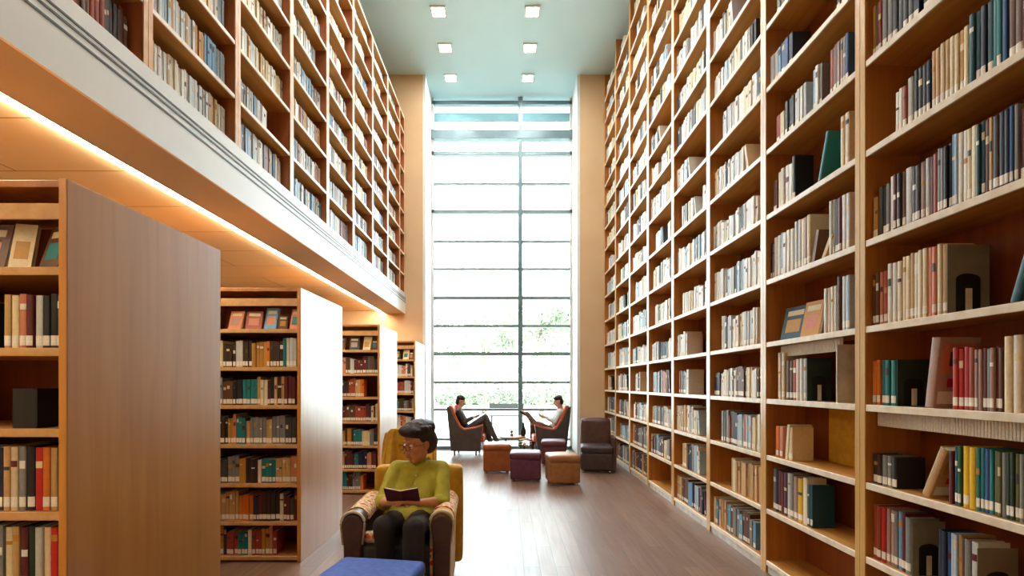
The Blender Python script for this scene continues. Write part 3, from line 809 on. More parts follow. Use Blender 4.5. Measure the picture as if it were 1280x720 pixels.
# bookends
def bookend(k,j,x,w,h,mat,label,inner='black'):
    s=px2s(k,x); y=RY0[k]+BW-RTH-s
    r=empty('bookend',(XR+.03,y,RZ[j]+.0015)); tag(r,label,'bookend','bookends on the wall shelves')
    n=10; out=[(0,0),(w,0),(w,h),(0,h)]
    mb=MB(); th=.003
    # plate with an arched opening
    a0,a1=w*.2,w*.8; ah=h*.5; rad=(a1-a0)/2
    arch=[(a0,0)]+[((a0+a1)/2-math.cos(PI*i/n)*rad,ah+math.sin(PI*i/n)*rad*.5) for i in range(n+1)]+[(a1,0)]
    top=[(0,0)]+[(w*i/n,h) for i in range(n+1)]+[(w,0)]
    N=len(arch)
    vs=[(x_,0,z_) for x_,z_ in top]+[(x_,0,z_) for x_,z_ in arch]+[(x_,th,z_) for x_,z_ in top]+[(x_,th,z_) for x_,z_ in arch]; fs=[]
    for i in range(N-1):
        fs+=[(i,N+i,N+i+1,i+1),(2*N+i,2*N+i+1,3*N+i+1,3*N+i),(i,i+1,2*N+i+1,2*N+i),(N+i+1,N+i,3*N+i,3*N+i+1)]
    fs+=[(0,2*N,3*N,N),(N-1,2*N-1,4*N-1,3*N-1)]
    mb.add(vs,fs); mb.build('plate',mat,r)
    pd=MB(); pd.box(a0-.004,a1+.004,th+.0004,th+.002,0.002,ah+rad*.6); pd.build('dark_backing','black',r)  # black sheet added behind the arch so its opening reads dark
    f=MB(); f.cbox(a0+.004,a1-.004,-.12,.0,0,.003,.0008); f.build('foot',mat,r)
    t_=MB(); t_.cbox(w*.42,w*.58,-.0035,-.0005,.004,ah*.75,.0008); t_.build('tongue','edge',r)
bookend(7,4,1186,.20,.33,'bookend','large grey-beige metal bookend with arched opening, beside the cream books of the last wall bay')
bookend(7,3,1123,.18,.25,'bookend_dark','dark green metal bookend beside the teal books in the last wall bay')
bookend(7,1,1224,.18,.26,'bookend','grey metal bookend with arched opening on the second shelf up of last wall bay')
bookend(7,1,1142,.17,.28,'bookend','grey metal bookend beside the red books on second shelf up, last wall bay')
bookend(6,3,1010,.17,.30,'bookend_dark','dark bookend beside the white books on the fourth shelf up, seventh wall bay')
# panels standing in half-empty shelves
def divider(k,j,x0,x1,h,mat,label,back=.285):
    s0,s1=px2s(k,x0),px2s(k,x1); y1=RY0[k]+BW-RTH-s0; y0=RY0[k]+BW-RTH-s1
    m=MB(); m.cbox(XR+back,XR+back+.02,y0,y1,RZ[j]+.0015,RZ[j]+h,.003); tag(m.build('display_board',mat),label,'board','boards standing in half-empty shelves')
divider(6,2,993,1060,.40,'mustard','ochre board standing behind the leaning orange books in the seventh wall bay')
divider(5,5,915,945,.40,'wood_shelf','tan board standing beside books on sixth shelf up, sixth wall bay')
divider(6,8,1000,1030,.36,'wood_shelf','pale brown board standing high in the seventh wall bay behind empty shelf')
m=MB(); yy=RY0[6]+BW-RTH-px2s(6,1046); m.cbox(XR+.03,XR+.2,yy-.012,yy,RZ[3]+.0015,RZ[3]+.37,.003)
tag(m.build('display_board','stone'),'pale upright board standing alone on the fourth shelf up, seventh wall bay','board','boards standing in half-empty shelves')

# ------------------------------------------------------------------ seating
def footed(name,loc,rz,w,d,h,body,label,group='leather ottomans on the floor'):
    r=empty(name,loc,rz); tag(r,label,'ottoman',group)
    soft_box('body',body,r,-w/2+.008,w/2-.008,-d/2+.008,d/2-.008,.035,h-.12,.03,.0)
    soft_box('top_cushion',body,r,-w/2,w/2,-d/2,d/2,h-.125,h-.015,.045,.02)
    for x in (-1,1):
        for y in (-1,1):
            f=MB(); f.lathe([(.018,0),(.024,.008),(.022,.02),(.015,.04)],14,Matrix.Translation((x*(w/2-.06),y*(d/2-.06),0))); f.build('foot','chrome',r,True)
    p=[(-w/2+.012,-d/2+.012),(w/2-.012,-d/2+.012),(w/2-.012,d/2-.012),(-w/2+.012,d/2-.012),(-w/2+.012,-d/2+.012)]
    s=MB(); 
    for a,b in zip(p,p[1:]): s.tube([(a[0],a[1],h-.122),(b[0],b[1],h-.122)],.006,6)
    s.build('seam_piping',body,r,True)
    return r
def at(x,Y): return (x-CX)*Y/F
for kk,jj,x0,x1 in ((7,3,1083,1278),(6,4,972,1045)):
    a_,b_=max(.01,px2s(kk,x0)),min(RLEN-.01,px2s(kk,x1)); m=MB(); yb=BW-RTH-.002; n_=int((b_-a_)/.016)
    for i in range(n_):
        y_=yb-a_-i*.016; m.box(.060,.072+(.006 if i%2 else 0),y_-.0115,y_,-.118+RZ[jj],RZ[jj]-.040)
    m.box(.074,.082,yb-b_,yb-a_,RZ[jj]-.118,RZ[jj]-.030)
    cse=[o_ for o_ in bpy.data.objects if o_.parent is None and o_.get('category')=='bookcase' and abs(o_.location.y-RY0[kk])<1e-4 and o_.location.x>0][0]
    tag(m.build('ribbed_strip','label',cse),'pale ribbed strip under the shelf')
footed('ottoman',(at(621,8.80),8.80,0),.06,.48,.48,.50,'rust','rust brown leather cube ottoman beside the dark purple one, behind the yellow armchair')
footed('ottoman',(at(657,8.05),8.05,0),-.04,.49,.46,.46,'purple','dark purple leather cube ottoman standing between the two brown ottomans')
footed('ottoman',(at(703,7.75),7.75,0),.10,.47,.46,.46,'tan_leather','tan-topped brown leather cube ottoman beside the dark leather chair')
footed('ottoman',(at(692,9.55),9.55,0),-.08,.46,.46,.47,'maroon','maroon leather ottoman standing behind the other three ottomans')

def shell_wall(mb,path,ztop,z0,scale0,th,flare=1.0):
    """upright wall along a plan path; th inwards; scale0 narrows the foot."""
    n=len(path); P=[Vector((p[0],p[1],0)) for p in path]; cols=[]
    for i in range(n):
        d=(P[min(i+1,n-1)]-P[max(i-1,0)]).normalized(); nrm=Vector((d.y,-d.x,0))
        o=P[i]; q=P[i]-nrm*th
        cols.append([Vector((o.x*scale0,o.y*scale0,z0)),Vector((o.x,o.y,ztop[i])),Vector((q.x,q.y,ztop[i])),Vector((q.x*scale0,q.y*scale0,z0))])
    vs=[c for col in cols for c in col]; fs=[]
    for i in range(n-1):
        for k in range(4):
            k2=(k+1)%4; fs.append((i*4+k,i*4+k2,(i+1)*4+k2,(i+1)*4+k))
    fs.append((0,3,2,1)); e=(n-1)*4; fs.append((e,e+1,e+2,e+3))
    mb.add(vs,fs)
def wing_path(hw,hd,n=10):
    # from the front of one arm, round the back, to the front of the other; outward normal on the path's right
    pts=[]; 
    for i in range(7): pts.append((hd-(hd*1.35)*i/6,-hw))
    r=.16; cx,cy=-hd+r*1.0,-hw+r
    pts=[(hd,-hw)]+[(hd-(2*hd-r)*i/8,-hw) for i in range(1,9)]
    for i in range(1,6): a=-PI/2-PI/2*i/6; pts.append((cx+r*math.cos(a),cy+r*math.sin(a)))
    for i in range(0,7): pts.append((-hd,-hw+r+(2*hw-2*r)*i/6))
    for i in range(1,6): a=PI-PI/2*i/6; pts.append((cx+r*math.cos(a),-cy+r*math.sin(a)))
    pts+=[(hd-(2*hd-r)*i/8,hw) for i in range(8,-1,-1)]
    return pts[::-1]
def wing_chair(loc,rz,outer,inner,label,group,hw=.36,hd=.40,back=1.02,arm=.60,foot=.80,cat='armchair',seat=None):
    r=empty('armchair',loc,rz); tag(r,label,cat,group)
    def zt(x,off=0):
        u=(hd-x)/(2*hd)        # 0 at the front, 1 at the back
        if u<.55: z=arm+.04-.09*math.sin(PI*min(1,u/.55)*.5)
        else:
            k=min(1,(u-.55)/.33); z=arm-.05+(back-arm+.05)*(k**1.15)
        return z+off
    pa=wing_path(hw,hd); mb=MB()
    # the wall leans backwards with height at the rear: shift handled by foot scale
    shell_wall(mb,pa,[zt(p[0]) for p in pa],.10,foot,.035); o=mb.build('outer_shell',outer,r); bevel(o,.01,2)
    sc=(hw-.036)/hw; pb=[(p[0]*((hd-.036)/hd) if p[0]<0 else p[0],p[1]*sc) for p in pa]
    mb=MB(); shell_wall(mb,pb,[zt(p[0],.03) for p in pa],.14,foot,.06); o=mb.build('inner_upholstery',inner,r); bevel(o,.02,3)
    s=foot+.08
    soft_box('seat_cushion',seat or inner,r,-hd*s+.11,hd*s+.04,-hw*s+.1,hw*s-.1,.28,.44,.04,.02)
    soft_box('seat_base',outer,r,-hd*foot+.05,hd*foot,-hw*foot+.05,hw*foot-.05,.11,.28,.02)
    for x in (-1,1):
        for y in (-1,1):
            f=MB(); f.lathe([(.014,0),(.02,.12)],10,Matrix.Translation((x*(hd*foot-.09),y*(hw*foot-.09),0))); f.build('leg','black',r,True)
    return r
WCG='grey and orange wing armchairs'
wing_chair((at(584,10.95),10.95,0),-.12,'grey_shell','orange_leather','grey armchair with orange lining, person with crossed dark legs reading in it',WCG)
wing_chair((at(688,10.95),10.95,0),PI+.12,'grey_shell','orange_leather','grey armchair with orange lining and back to the wall bookcases',WCG)
wing_chair((-.94,4.82,0),-PI/2+.12,'mustard','mustard','high-backed mustard armchair standing behind the seated reader',None,hw=.265,hd=.31,back=1.035,arm=.66,foot=.88)

# dark leather tub chair by the wall bookcases
r=empty('leather_chair',(at(745,8.85),8.85,0),-.12); tag(r,'dark brown leather easy chair with rounded back against the wall bookcases','armchair')
soft_box('seat_base','dark_leather',r,-.27,.27,-.28,.28,.05,.34,.04)
soft_box('seat_cushion','dark_leather',r,-.265,.265,-.29,.24,.335,.45,.04,.02)
o=soft_box('backrest','brown_leather',r,-.26,.27,.17,.33,.36,.90,.075,.02); o.rotation_euler=(-.06,0,0)
for x0,x1 in ((.26,.33),): soft_box('armrest','brown_leather',r,x0,x1,-.24,.3,.05,.60,.03)
for x in (-1,1):
    for y in (-1,1):
        f=MB(); f.lathe([(.02,0),(.025,.02),(.015,.055)],12,Matrix.Translation((x*.22,y*.23,0))); f.build('foot','chrome',r,True)

# coffee table between the two wing chairs
tx,ty=at(641,10.75),10.75
r=empty('coffee_table',(tx,ty,0)); tag(r,'low round wooden coffee table between the two grey and orange armchairs','table')
m=MB(); m.lathe([(.27,.375),(.29,.382),(.29,.40),(.28,.405)],36); m.build('tabletop','table_wood',r,True)
for i in range(4):
    a=PI/4+i*PI/2; m=MB(); m.tube([(.2*math.cos(a),.2*math.sin(a),.376),(.24*math.cos(a),.24*math.sin(a),0)],[.018,.012],10); m.build('leg','black',r,True)
r=empty('vase',(tx+.22,ty-.02,.4055)); tag(r,'tall dark slender vase standing on the round coffee table','vase')
m=MB(); m.lathe([(.035,0),(.06,.05),(.062,.11),(.035,.2),(.02,.26),(.026,.29),(.02,.285)],24); m.build('body','black',r,True)
r=empty('potted_plant',(tx-.02,ty+.02,.4055)); tag(r,'small green leafy plant in a tan pot on the coffee table','plant')
m=MB(); m.lathe([(.03,0),(.042,.05),(.038,.052)],20); m.build('pot','tan_leather',r,True)
m=MB()
for i in range(26):
    a=random.uniform(0,2*PI); e=random.uniform(.3,1.4); L=random.uniform(.05,.1); d=Vector((math.cos(a)*math.cos(e),math.sin(a)*math.cos(e),math.sin(e)))
    s=d.cross(Vector((0,0,1))).normalized()*.016; p=Vector((0,0,.05)); m.add([p,p+d*L*.5+s,p+d*L,p+d*L*.5-s],[(0,1,2,3)])
m.build('foliage','leaf',r)
fx,fy=at(654,9.9),9.95
r=empty('flower_pot',(fx,fy,0)); tag(r,'black floor pot of white and orange flowers behind the purple ottoman','flowers')
m=MB(); m.lathe([(.10,0),(.13,.03),(.145,.22),(.135,.235),(.125,.22)],28); m.build('pot','black',r,True)
st=MB(); fw=MB(); fo=MB(); lf=MB()
for i in range(26):
    a=random.uniform(0,2*PI); R_=random.uniform(.02,.17); z=random.uniform(.3,.44); p=Vector((R_*math.cos(a),R_*math.sin(a),z))
    st.tube([(p.x*.3,p.y*.3,.2),(p.x*.8,p.y*.8,z*.8),tuple(p)],.003,5)
    T=fw if i%3 else fo
    for q in range(7):
        b_=2*PI*q/7; T.ell(p+Vector((math.cos(b_)*.018,math.sin(b_)*.018,.004)),(.014,.010,.007),Matrix.Rotation(b_,3,'Z'),8,5)
    T.ell(p,(.009,.009,.008),None,8,5)
    e=p*.7; e.z=z*.7; s=Vector((-math.sin(a),math.cos(a),0))*.02; d=Vector((math.cos(a),math.sin(a),.3))*.09; lf.add([e,e+d*.5+s,e+d,e+d*.5-s],[(0,1,2,3)])
st.build('stems','leaf',r); fw.build('white_blossom','petal_white',r,True); fo.build('orange_blossom','petal_orange',r,True); lf.build('foliage','leaf',r)
for c in [o_ for o_ in bpy.data.objects if o_.parent==r and o_.name.startswith(('white','orange'))]: c['label']=c.name.split('_')[0]+' blossoms'

# ---- upholstered armchair of the seated reader
AX,AY,AR=-.745,3.72,.05
r=empty('armchair',(AX,AY,0),AR); tag(r,'brown scroll-armed armchair with low mustard back and pale piping, seated reader in it','armchair')
hw=.355
soft_box('seat_base','seat_grey',r,-hw+.12,hw-.12,-.33,.30,.10,.30,.02)
soft_box('seat_cushion','seat_grey',r,-hw+.12,hw-.12,-.345,.22,.30,.43,.035,.015)
def arm(sx):
    xo=sx*hw; n=12; w=.13
    prof=[(0,.06),(w,.06)]; 
    cxm=w/2; 
    pr=[(0.012,.05),(w-.012,.05),(w-.004,.45)]+[(cxm+math.cos(PI*i/n)*(w/2+.012),.585+math.sin(PI*i/n)*(w/2+.012)) for i in range(n+1)]+[(.004,.45)]
    def world(p,y): x=(hw-p[0]) if sx>0 else (-hw+p[0]); return (x,y,p[1])
    for nm,mt,y0,y1,sc in (('armrest','mustard' if sx>0 else 'brown_leather',-.345,.36,1.0),('arm_front','brown_leather',-.372,-.347,.93)):
        mb=MB(); N=len(pr); pc=[(cxm+(p[0]-cxm)*sc,.36+(p[1]-.36)*sc) for p in pr]
        vs=[world(p,y0) for p in pc]+[world(p,y1) for p in pc]; fs=[(i,(i+1)%N,N+(i+1)%N,N+i) for i in range(N)]+[tuple(range(N))[::-1],tuple(range(N,2*N))]
        mb.add(vs,fs); me=mb.mesh(nm,mt)
        bm=bmesh.new(); bm.from_mesh(me); bmesh.ops.recalc_face_normals(bm,faces=bm.faces); bm.to_mesh(me); bm.free()
        o=link(nm,me,r); bevel(o,.012,3)
    mb=MB(); mb.tube([world((p[0],p[1]),-.352) for p in pr[2:]],.010,8); mb.build('piping','piping',r,True)
    # patterned pad over the arm
    mb=MB(); ps=[(cxm+math.cos(PI*i/n)*(w/2+.018),.585+math.sin(PI*i/n)*(w/2+.018)) for i in range(n+1)]
    pi_=[(cxm+math.cos(PI*i/n)*(w/2+.010),.585+math.sin(PI*i/n)*(w/2+.010)) for i in range(n+1)]
    ring=ps+pi_[::-1]; N=len(ring); vs=[world(p,-.24) for p in ring]+[world(p,.30) for p in ring]
    fs=[(i,(i+1)%N,N+(i+1)%N,N+i) for i in range(N)]+[(i,i+1,N-2-i,N-1-i) for i in range(n)]+[(N+i+1,N+i,2*N-1-i,2*N-2-i) for i in range(n)]
    mb.add(vs,fs); me=mb.mesh('arm_cover','floral'); bm=bmesh.new(); bm.from_mesh(me); bmesh.ops.recalc_face_normals(bm,faces=bm.faces); bm.to_mesh(me); bm.free(); link('arm_cover',me,r)
arm(1); arm(-1)
o=soft_box('backrest','mustard',r,-hw+.06,hw+.045,.30,.46,.10,.86,.045,.02); o.rotation_euler=(-.04,0,0)
soft_box('side_welt','floral',r,hw-.145,hw-.125,-.35,-.30,.10,.55,.008)
for x in (-1,1):
    for y in (-.28,.36):
        f=MB(); f.lathe([(.016,0),(.024,.03),(.03,.12)],14,Matrix.Translation((x*(hw-.07),y,0))); f.build('leg','shoe',r,True)
# red patterned bolster wedged beside the reader
r2=empty('bolster_cushion',(-.900,3.425,.477),.05); r2.scale=(.80,.95,.95); tag(r2,'small red patterned bolster cushion wedged between the reader and the armrest','cushion')
m=MB(); m.lathe([(.012,-.078),(.036,-.074),(.043,-.05),(.043,.05),(.036,.074),(.012,.078)],22,Matrix.Rotation(PI/2,4,'Y')); m.build('cover','floral',r2,True)
for s in (-1,1): m=MB(); m.ell((s*.080,0,0),(.008,.014,.014)); m.build('end_button','piping',r2,True)

# blue ottoman in front
r=empty('footstool',(-.79,2.72,0),-.16); tag(r,'wide blue cloth footstool with navy sides before the seated reader','footstool')
soft_box('top_cushion','blue_cloth',r,-.27,.25,-.40,.36,.36,.455,.035,.018)
soft_box('body','navy_cloth',r,-.255,.235,-.385,.345,.07,.362,.03)
m=MB(); p=[(-.26,-.39),(.24,-.39),(.24,.35),(-.26,.35),(-.26,-.39)]
for a,b in zip(p,p[1:]): m.tube([(a[0],a[1],.363),(b[0],b[1],.363)],.007,6)
m.build('piping','piping',r,True)
for x in (-.2,.18):
    for y in (-.33,.29):
        f=MB(); f.lathe([(.016,0),(.024,.08)],12,Matrix.Translation((x,y,0))); f.build('leg','shoe',r,True)

# ------------------------------------------------------------------ people
def fuse(name,mb,mat,parent,voxel,smooth=4):
    o=mb.build(name,mat,parent,True)
    m=o.modifiers.new('fuse','REMESH'); m.mode='VOXEL'; m.voxel_size=voxel; m.use_smooth_shade=True
    s=o.modifiers.new('relax','SMOOTH'); s.factor=.5; s.iterations=smooth
    return o
def wrinkle(o,amt,size):
    t=bpy.data.textures.new('folds','CLOUDS'); t.noise_scale=size; t.noise_depth=2
    d=o.modifiers.new('folds','DISPLACE'); d.texture=t; d.strength=amt; d.mid_level=.5; d.texture_coords='LOCAL'
def V(*a): return Vector(a)
def head(mb,c,R,s=1.0):
    T=lambda x,y,z:c+R@Vector((x*s,y*s,z*s))
    e=lambda p,r:mb.ell(T(*p),tuple(v*s for v in r),R)
    e((0,.012,.035),(.074,.094,.088)); e((0,-.018,-.03),(.062,.070,.085)); e((0,-.045,-.082),(.034,.036,.030))
    for sx in (-1,1):
        e((sx*.036,-.055,-.022),(.026,.026,.026)); e((sx*.030,-.074,.032),(.028,.013,.011))
        e((sx*.076,.008,.0),(.009,.020,.032)); e((sx*.040,-.016,-.060),(.020,.038,.026))
        e((sx*.012,-.096,-.030),(.010,.010,.009))
    mb.cone2(T(0,-.080,.022),.010*s,T(0,-.105,-.024),.0135*s,10)
    e((0,-.086,-.054),(.024,.010,.006)); e((0,-.084,-.065),(.021,.010,.007))
def eyes(c,R,parent,s=1.0):
    for sx in (-1,1):
        m=MB(); m.ell(c+R@Vector((sx*.031*s,-.074*s,.008*s)),(.0125*s,)*3,R); m.ell
        o=m.build('eye','petal_white',parent,True)
        m=MB(); m.ell(c+R@Vector((sx*.031*s,-.0845*s,.006*s)),(.006*s,.003*s,.006*s),R); m.build('iris','black',o,True)
def hand(mb,w,d,n,side,s=1.0,curl=.45):
    """w wrist, d towards the fingers, n back-of-hand normal, side +1/-1 where the thumb is."""
    d=d.normalized(); n=(n-d*n.dot(d)).normalized(); u=d.cross(n)*side
    for k in (-1.2,-.4,.4,1.2): mb.cone2(w+u*.008*s*k,.016*s,w+d*.085*s+u*.0165*s*k,.0115*s,10)
    for k,L in ((1.35,.072),(.45,.080),(-.45,.075),(-1.3,.058)):
        p=w+d*.088*s+u*.0165*s*k; dr=(d+u*.07*k).normalized(); a=0
        for i,fr in enumerate((.44,.31,.25)):
            a+=curl*(.6+.3*i); dd=dr*math.cos(a)-n*math.sin(a); q=p+dd*L*fr*s; mb.cone2(p,(.0092-.0009*i)*s,q,(.0086-.001*i)*s,8); p=q
    p=w+d*.025*s+u*.022*s; q=p+(d*.55+u*.75-n*.15).normalized()*.042*s; mb.cone2(p,.014*s,q,.0105*s,8)
    t=q+(d*.9+u*.3-n*.35).normalized()*.032*s; mb.cone2(q,.0105*s,t,.0085*s,8)

# seated reader
r=empty('person',(0,0,0)); tag(r,'person in olive shirt and dark trousers sitting in armchair, reading, head turned aside','person')
pel=V(-.70,3.66,.525); chest=V(-.675,3.86,.80); neck=V(-.67,3.885,.915)
shR,shL=V(-.835,3.86,.865),V(-.505,3.86,.865)        # own right = towards -x
elR,elL=V(-.90,3.66,.655),V(-.47,3.66,.66)
wrR,wrL=V(-.800,3.44,.700),V(-.600,3.44,.700)
knR,knL=V(-.805,3.34,.575),V(-.60,3.26,.585)
anR,anL=V(-.79,3.34,.11),V(-.60,3.20,.10)
hc=V(-.672,3.845,1.05); Rh=(Euler((.10,0,0)).to_matrix()); Rh=Matrix.Rotation(-.80,3,'Z')@Matrix.Rotation(.20,3,'X')
HS=1.2
mb=MB()
head(mb,hc,Rh,HS)
mb.cone2(neck-V(0,0,.02),.056,hc+V(0,.02,-.05),.050)
def torso(mb,g):
    for sx in (-1,1):
        mb.cone2(pel+V(sx*.075,0,0),.095+g,pel+V(sx*.06,.08,.14),.09+g); mb.cone2(pel+V(sx*.06,.08,.14),.09+g,chest+V(sx*.075,0,-.02),.098+g)
    mb.cone2(shR+V(.03,0,-.01),.058+g,shL+V(-.03,0,-.01),.058+g); mb.cone2(chest+V(0,.0,0),.095+g,neck+V(0,0,-.03),.05+g*.6)
torso(mb,-.005)
for a,b,c,q in ((shR,elR,wrR,1),(shL,elL,wrL,-1)):
    mb.cone2(a,.046,b,.037); mb.cone2(b,.040,c,.026)
hand(mb,wrR,V(.115,-.035,.028),V(-.1,-.30,1),-1,1.0,.5)
hand(mb,wrL,V(-.10,-.045,.028),V(.1,-.30,1),1,1.0,.5)
for h_,k_,a_ in ((pel+V(-.09,0,0),knR,anR),(pel+V(.09,0,0),knL,anL)):
    mb.cone2(h_,.08,k_,.052); mb.cone2(k_,.055,a_,.038); mb.cone2(a_,.036,a_+V(0,-.12,-.055),.032)
body=fuse('body',mb,'skin',r,.0048,3)
eyes(hc,Rh,r,HS)
# eyeglasses
m=MB()
for sx in (-1,1):
    cc=Vector((sx*.034,-.104,.006)); pts=[hc+Rh@(HS*(cc+Vector((math.cos(a)*.025,0,math.sin(a)*.019)))) for a in [2*PI*i/16 for i in range(17)]]; m.tube(pts,.0022,6)
    m.tube([hc+Rh@(HS*Vector((sx*.058,-.102,.01))),hc+Rh@(HS*Vector((sx*.082,-.01,.008)))],.002,6)
m.tube([hc+Rh@(HS*Vector((-.010,-.106,.01))),hc+Rh@(HS*Vector((.010,-.106,.01)))],.002,6)
m.build('eyeglasses','maroon',r,True)
# hair: voluminous top, short sides
mb=MB(); T=lambda x,y,z:hc+Rh@Vector((x*HS,y*HS,z*HS))
mb.ell(T(0,.022,.088),(.122,.130,.078),Rh); mb.ell(T(0,.062,.01),(.100,.082,.11),Rh); mb.ell(T(0,-.050,.098),(.100,.070,.048),Rh)
for sx in (-1,1): mb.ell(T(sx*.070,.02,.045),(.020,.06,.045),Rh)
for i in range(60):
    a=random.uniform(0,2*PI); e=random.uniform(.05,1.2); d=Vector((math.cos(a)*math.cos(e)*.104,math.sin(a)*math.cos(e)*.110+.018,math.sin(e)*.062+.088)); mb.ell(T(*(d/1.04)),(.018,.018,.014),None,8,6)
fuse('hair',mb,'hair',r,.006,2)
# shirt
mb=MB(); torso(mb,.012)
for a,b in ((shR,elR),(shL,elL)):
    mb.cone2(a,.064,a.lerp(b,.96),.056)
for a,b,c in ((shR,elR,wrR),(shL,elL,wrL)):
    mb.cone2(a.lerp(b,.96),.055,b.lerp(c,.22),.052)
mb.ell(pel+V(0,-.005,.05),(.185,.13,.06))
o=fuse('shirt',mb,'shirt',r,.007,4); wrinkle(o,.016,.09)
m=MB()
for sx in (-1,1): m.tube([neck+V(sx*.005,-.085,-.028),neck+V(sx*.045,-.055,.008),neck+V(sx*.066,.0,.02),neck+V(sx*.04,.055,.025)],[.010,.013,.012,.010],8)
fuse('collar',m,'shirt',r,.004,3)
m=MB()
for i in range(4): m.ell(chest+V(0,-.112-.0*i,.03-.055*i)+V(0,-.0-.026*i,0),(.006,.004,.006),None,8,6)
m.build('buttons','piping',r,True)
mb=MB()
for h_,k_,a_ in ((pel+V(-.085,0,-.01),knR,anR),(pel+V(.085,0,-.01),knL,anL)):
    mb.cone2(h_,.098,k_,.070); mb.cone2(k_,.072,a_+V(0,0,.03),.056)
mb.ell(pel,(.175,.125,.10))
o=fuse('trousers',mb,'trouser',r,.008,4); wrinkle(o,.014,.10)
for a_ in (anR,anL):
    m=MB(); m.cone2(a_+V(0,.03,-.06),.040,a_+V(0,-.13,-.067),.033); m.ell(a_+V(0,0,-.02),(.044,.05,.05)); fuse('shoe',m,'shoe',r,.008,3)
# the open book held on the lap
r=empty('book',(-.70,3.375,.745),0); r.rotation_euler=(-.85,0,0)
tag(r,'open dark plum book held in both hands by the seated reader','book')
for s in (-1,1):
    m=MB(); mt=Matrix.Rotation(s*-.22,4,'Y'); m.cbox(0 if s>0 else -.115,.115 if s>0 else 0,-.08,.08,-.004,0,.001,mt); m.build('cover','plum_cover',r)
    m=MB(); m.cbox(.003 if s>0 else -.110,.110 if s>0 else -.003,-.076,.076,.0005,.010,.001,mt); m.build('page_block','paper',r)

# two far readers; s=+1 faces +X
def far_reader(cx,cy,s,top,legs,label,raise_foot):
    r=empty('person',(cx,cy,0),0); tag(r,label,'person')
    P=lambda x,y,z:Vector((s*x,y,z))
    pel=P(-.06,0,.50); ch=P(-.20,0,.83); nk=P(-.20,0,.985)
    hc=P(-.165,-.0,1.125); R=Matrix.Rotation(PI/2*s,3,'Z')@Matrix.Rotation(.30,3,'X')
    mb=MB(); head(mb,hc,R,1.0); mb.cone2(nk,.052,hc-V(0,0,.05),.046)
    def tor(mb,g):
        for y in (-1,1):
            mb.cone2(pel+V(0,y*.07,0),.09+g,pel.lerp(ch,.5)+V(0,y*.05,0),.085+g); mb.cone2(pel.lerp(ch,.5)+V(0,y*.05,0),.085+g,ch+V(0,y*.07,0),.09+g)
        mb.cone2(nk+V(0,-.15,-.07),.052+g,nk+V(0,.15,-.07),.052+g); mb.cone2(ch,.09+g,nk-V(0,0,.03),.05+g*.5)
    tor(mb,-.004)
    arms=[]
    for y in (-1,1):
        sh=nk+V(0,y*.175,-.075); el=P(-.08,y*.20,.70); wr=P(.13,y*.13,.80); arms.append((sh,el,wr))
        mb.cone2(sh,.044,el,.036); mb.cone2(el,.038,wr,.025); hand(mb,wr,P(.1,-y*.05,.03),V(0,y*.6,-.6),-y*s,1.0,.5)
    hips=[pel+V(0,-.09,0),pel+V(0,.09,0)]
    if raise_foot: kn=[P(.34,-.08,.66),P(.36,.09,.58)]; an=[P(.50,.04,.86),P(.40,.09,.12)]
    else: kn=[P(.36,-.10,.80),P(.33,.09,.72)]; an=[P(.60,-.08,.30),P(.54,.10,.10)]
    if not raise_foot: an=[P(.62,-.06,.24),P(.50,.12,.10)]
    for h_,k_,a_ in zip(hips,kn,an):
        mb.cone2(h_,.078,k_,.052); mb.cone2(k_,.053,a_,.036); mb.cone2(a_,.034,a_+P(.11,0,-.05 if not raise_foot else .05),.03)
    fuse('body',mb,'skin_pale',r,.006,2)
    mb=MB(); T=lambda x,y,z:hc+R@Vector((x,y,z))
    mb.ell(T(0,.022,.065),(.086,.098,.070),R); mb.ell(T(0,.062,-.01),(.074,.05,.085),R); fuse('hair',mb,'hair',r,.008,2)
    mb=MB(); tor(mb,.012)
    for sh,el,wr in arms: mb.cone2(sh,.060,el,.050); mb.cone2(el,.050,el.lerp(wr,.75),.038)
    fuse('top',mb,top,r,.009,3)
    mb=MB()
    for h_,k_,a_ in zip(hips,kn,an): mb.cone2(h_,.094,k_,.068); mb.cone2(k_,.068,a_,.050)
    mb.ell(pel,(.12,.17,.10)); fuse('trousers',mb,legs,r,.009,3)
    for a_ in an:
        m=MB(); dz=.06 if (raise_foot and a_.z>.5) else -.05; m.cone2(a_+P(-.02,0,-.045),.038,a_+P(.13,0,dz-.01),.032); fuse('shoe',m,'shoe',r,.009,2)
    # what they read, held between the hands
    b=empty('magazine',(cx+s*.235,cy,.835)); b.rotation_euler=(0,-s*.55,0); tag(b,('open white magazine held by the person in dark top' if top=='dark_top' else 'open white magazine held by the person in pale shirt'),'magazine')
    for y in (-1,1):
        m=MB(); mt=Matrix.Rotation(y*.2,4,'X'); m.cbox(-.13,.13,0 if y>0 else -.10,.10 if y>0 else 0,0,.004,.001,mt); m.build('page_block','label',b)
far_reader(at(586,10.95)-.0,10.95,1,'dark_top','jeans','person in dark top and grey trousers, knees drawn up, reading by the window',False)
far_reader(at(688,10.95)+.0,10.95,-1,'grey_shirt','brown_trouser','person in pale shirt with brown trousers and one foot raised, reading by window',True)

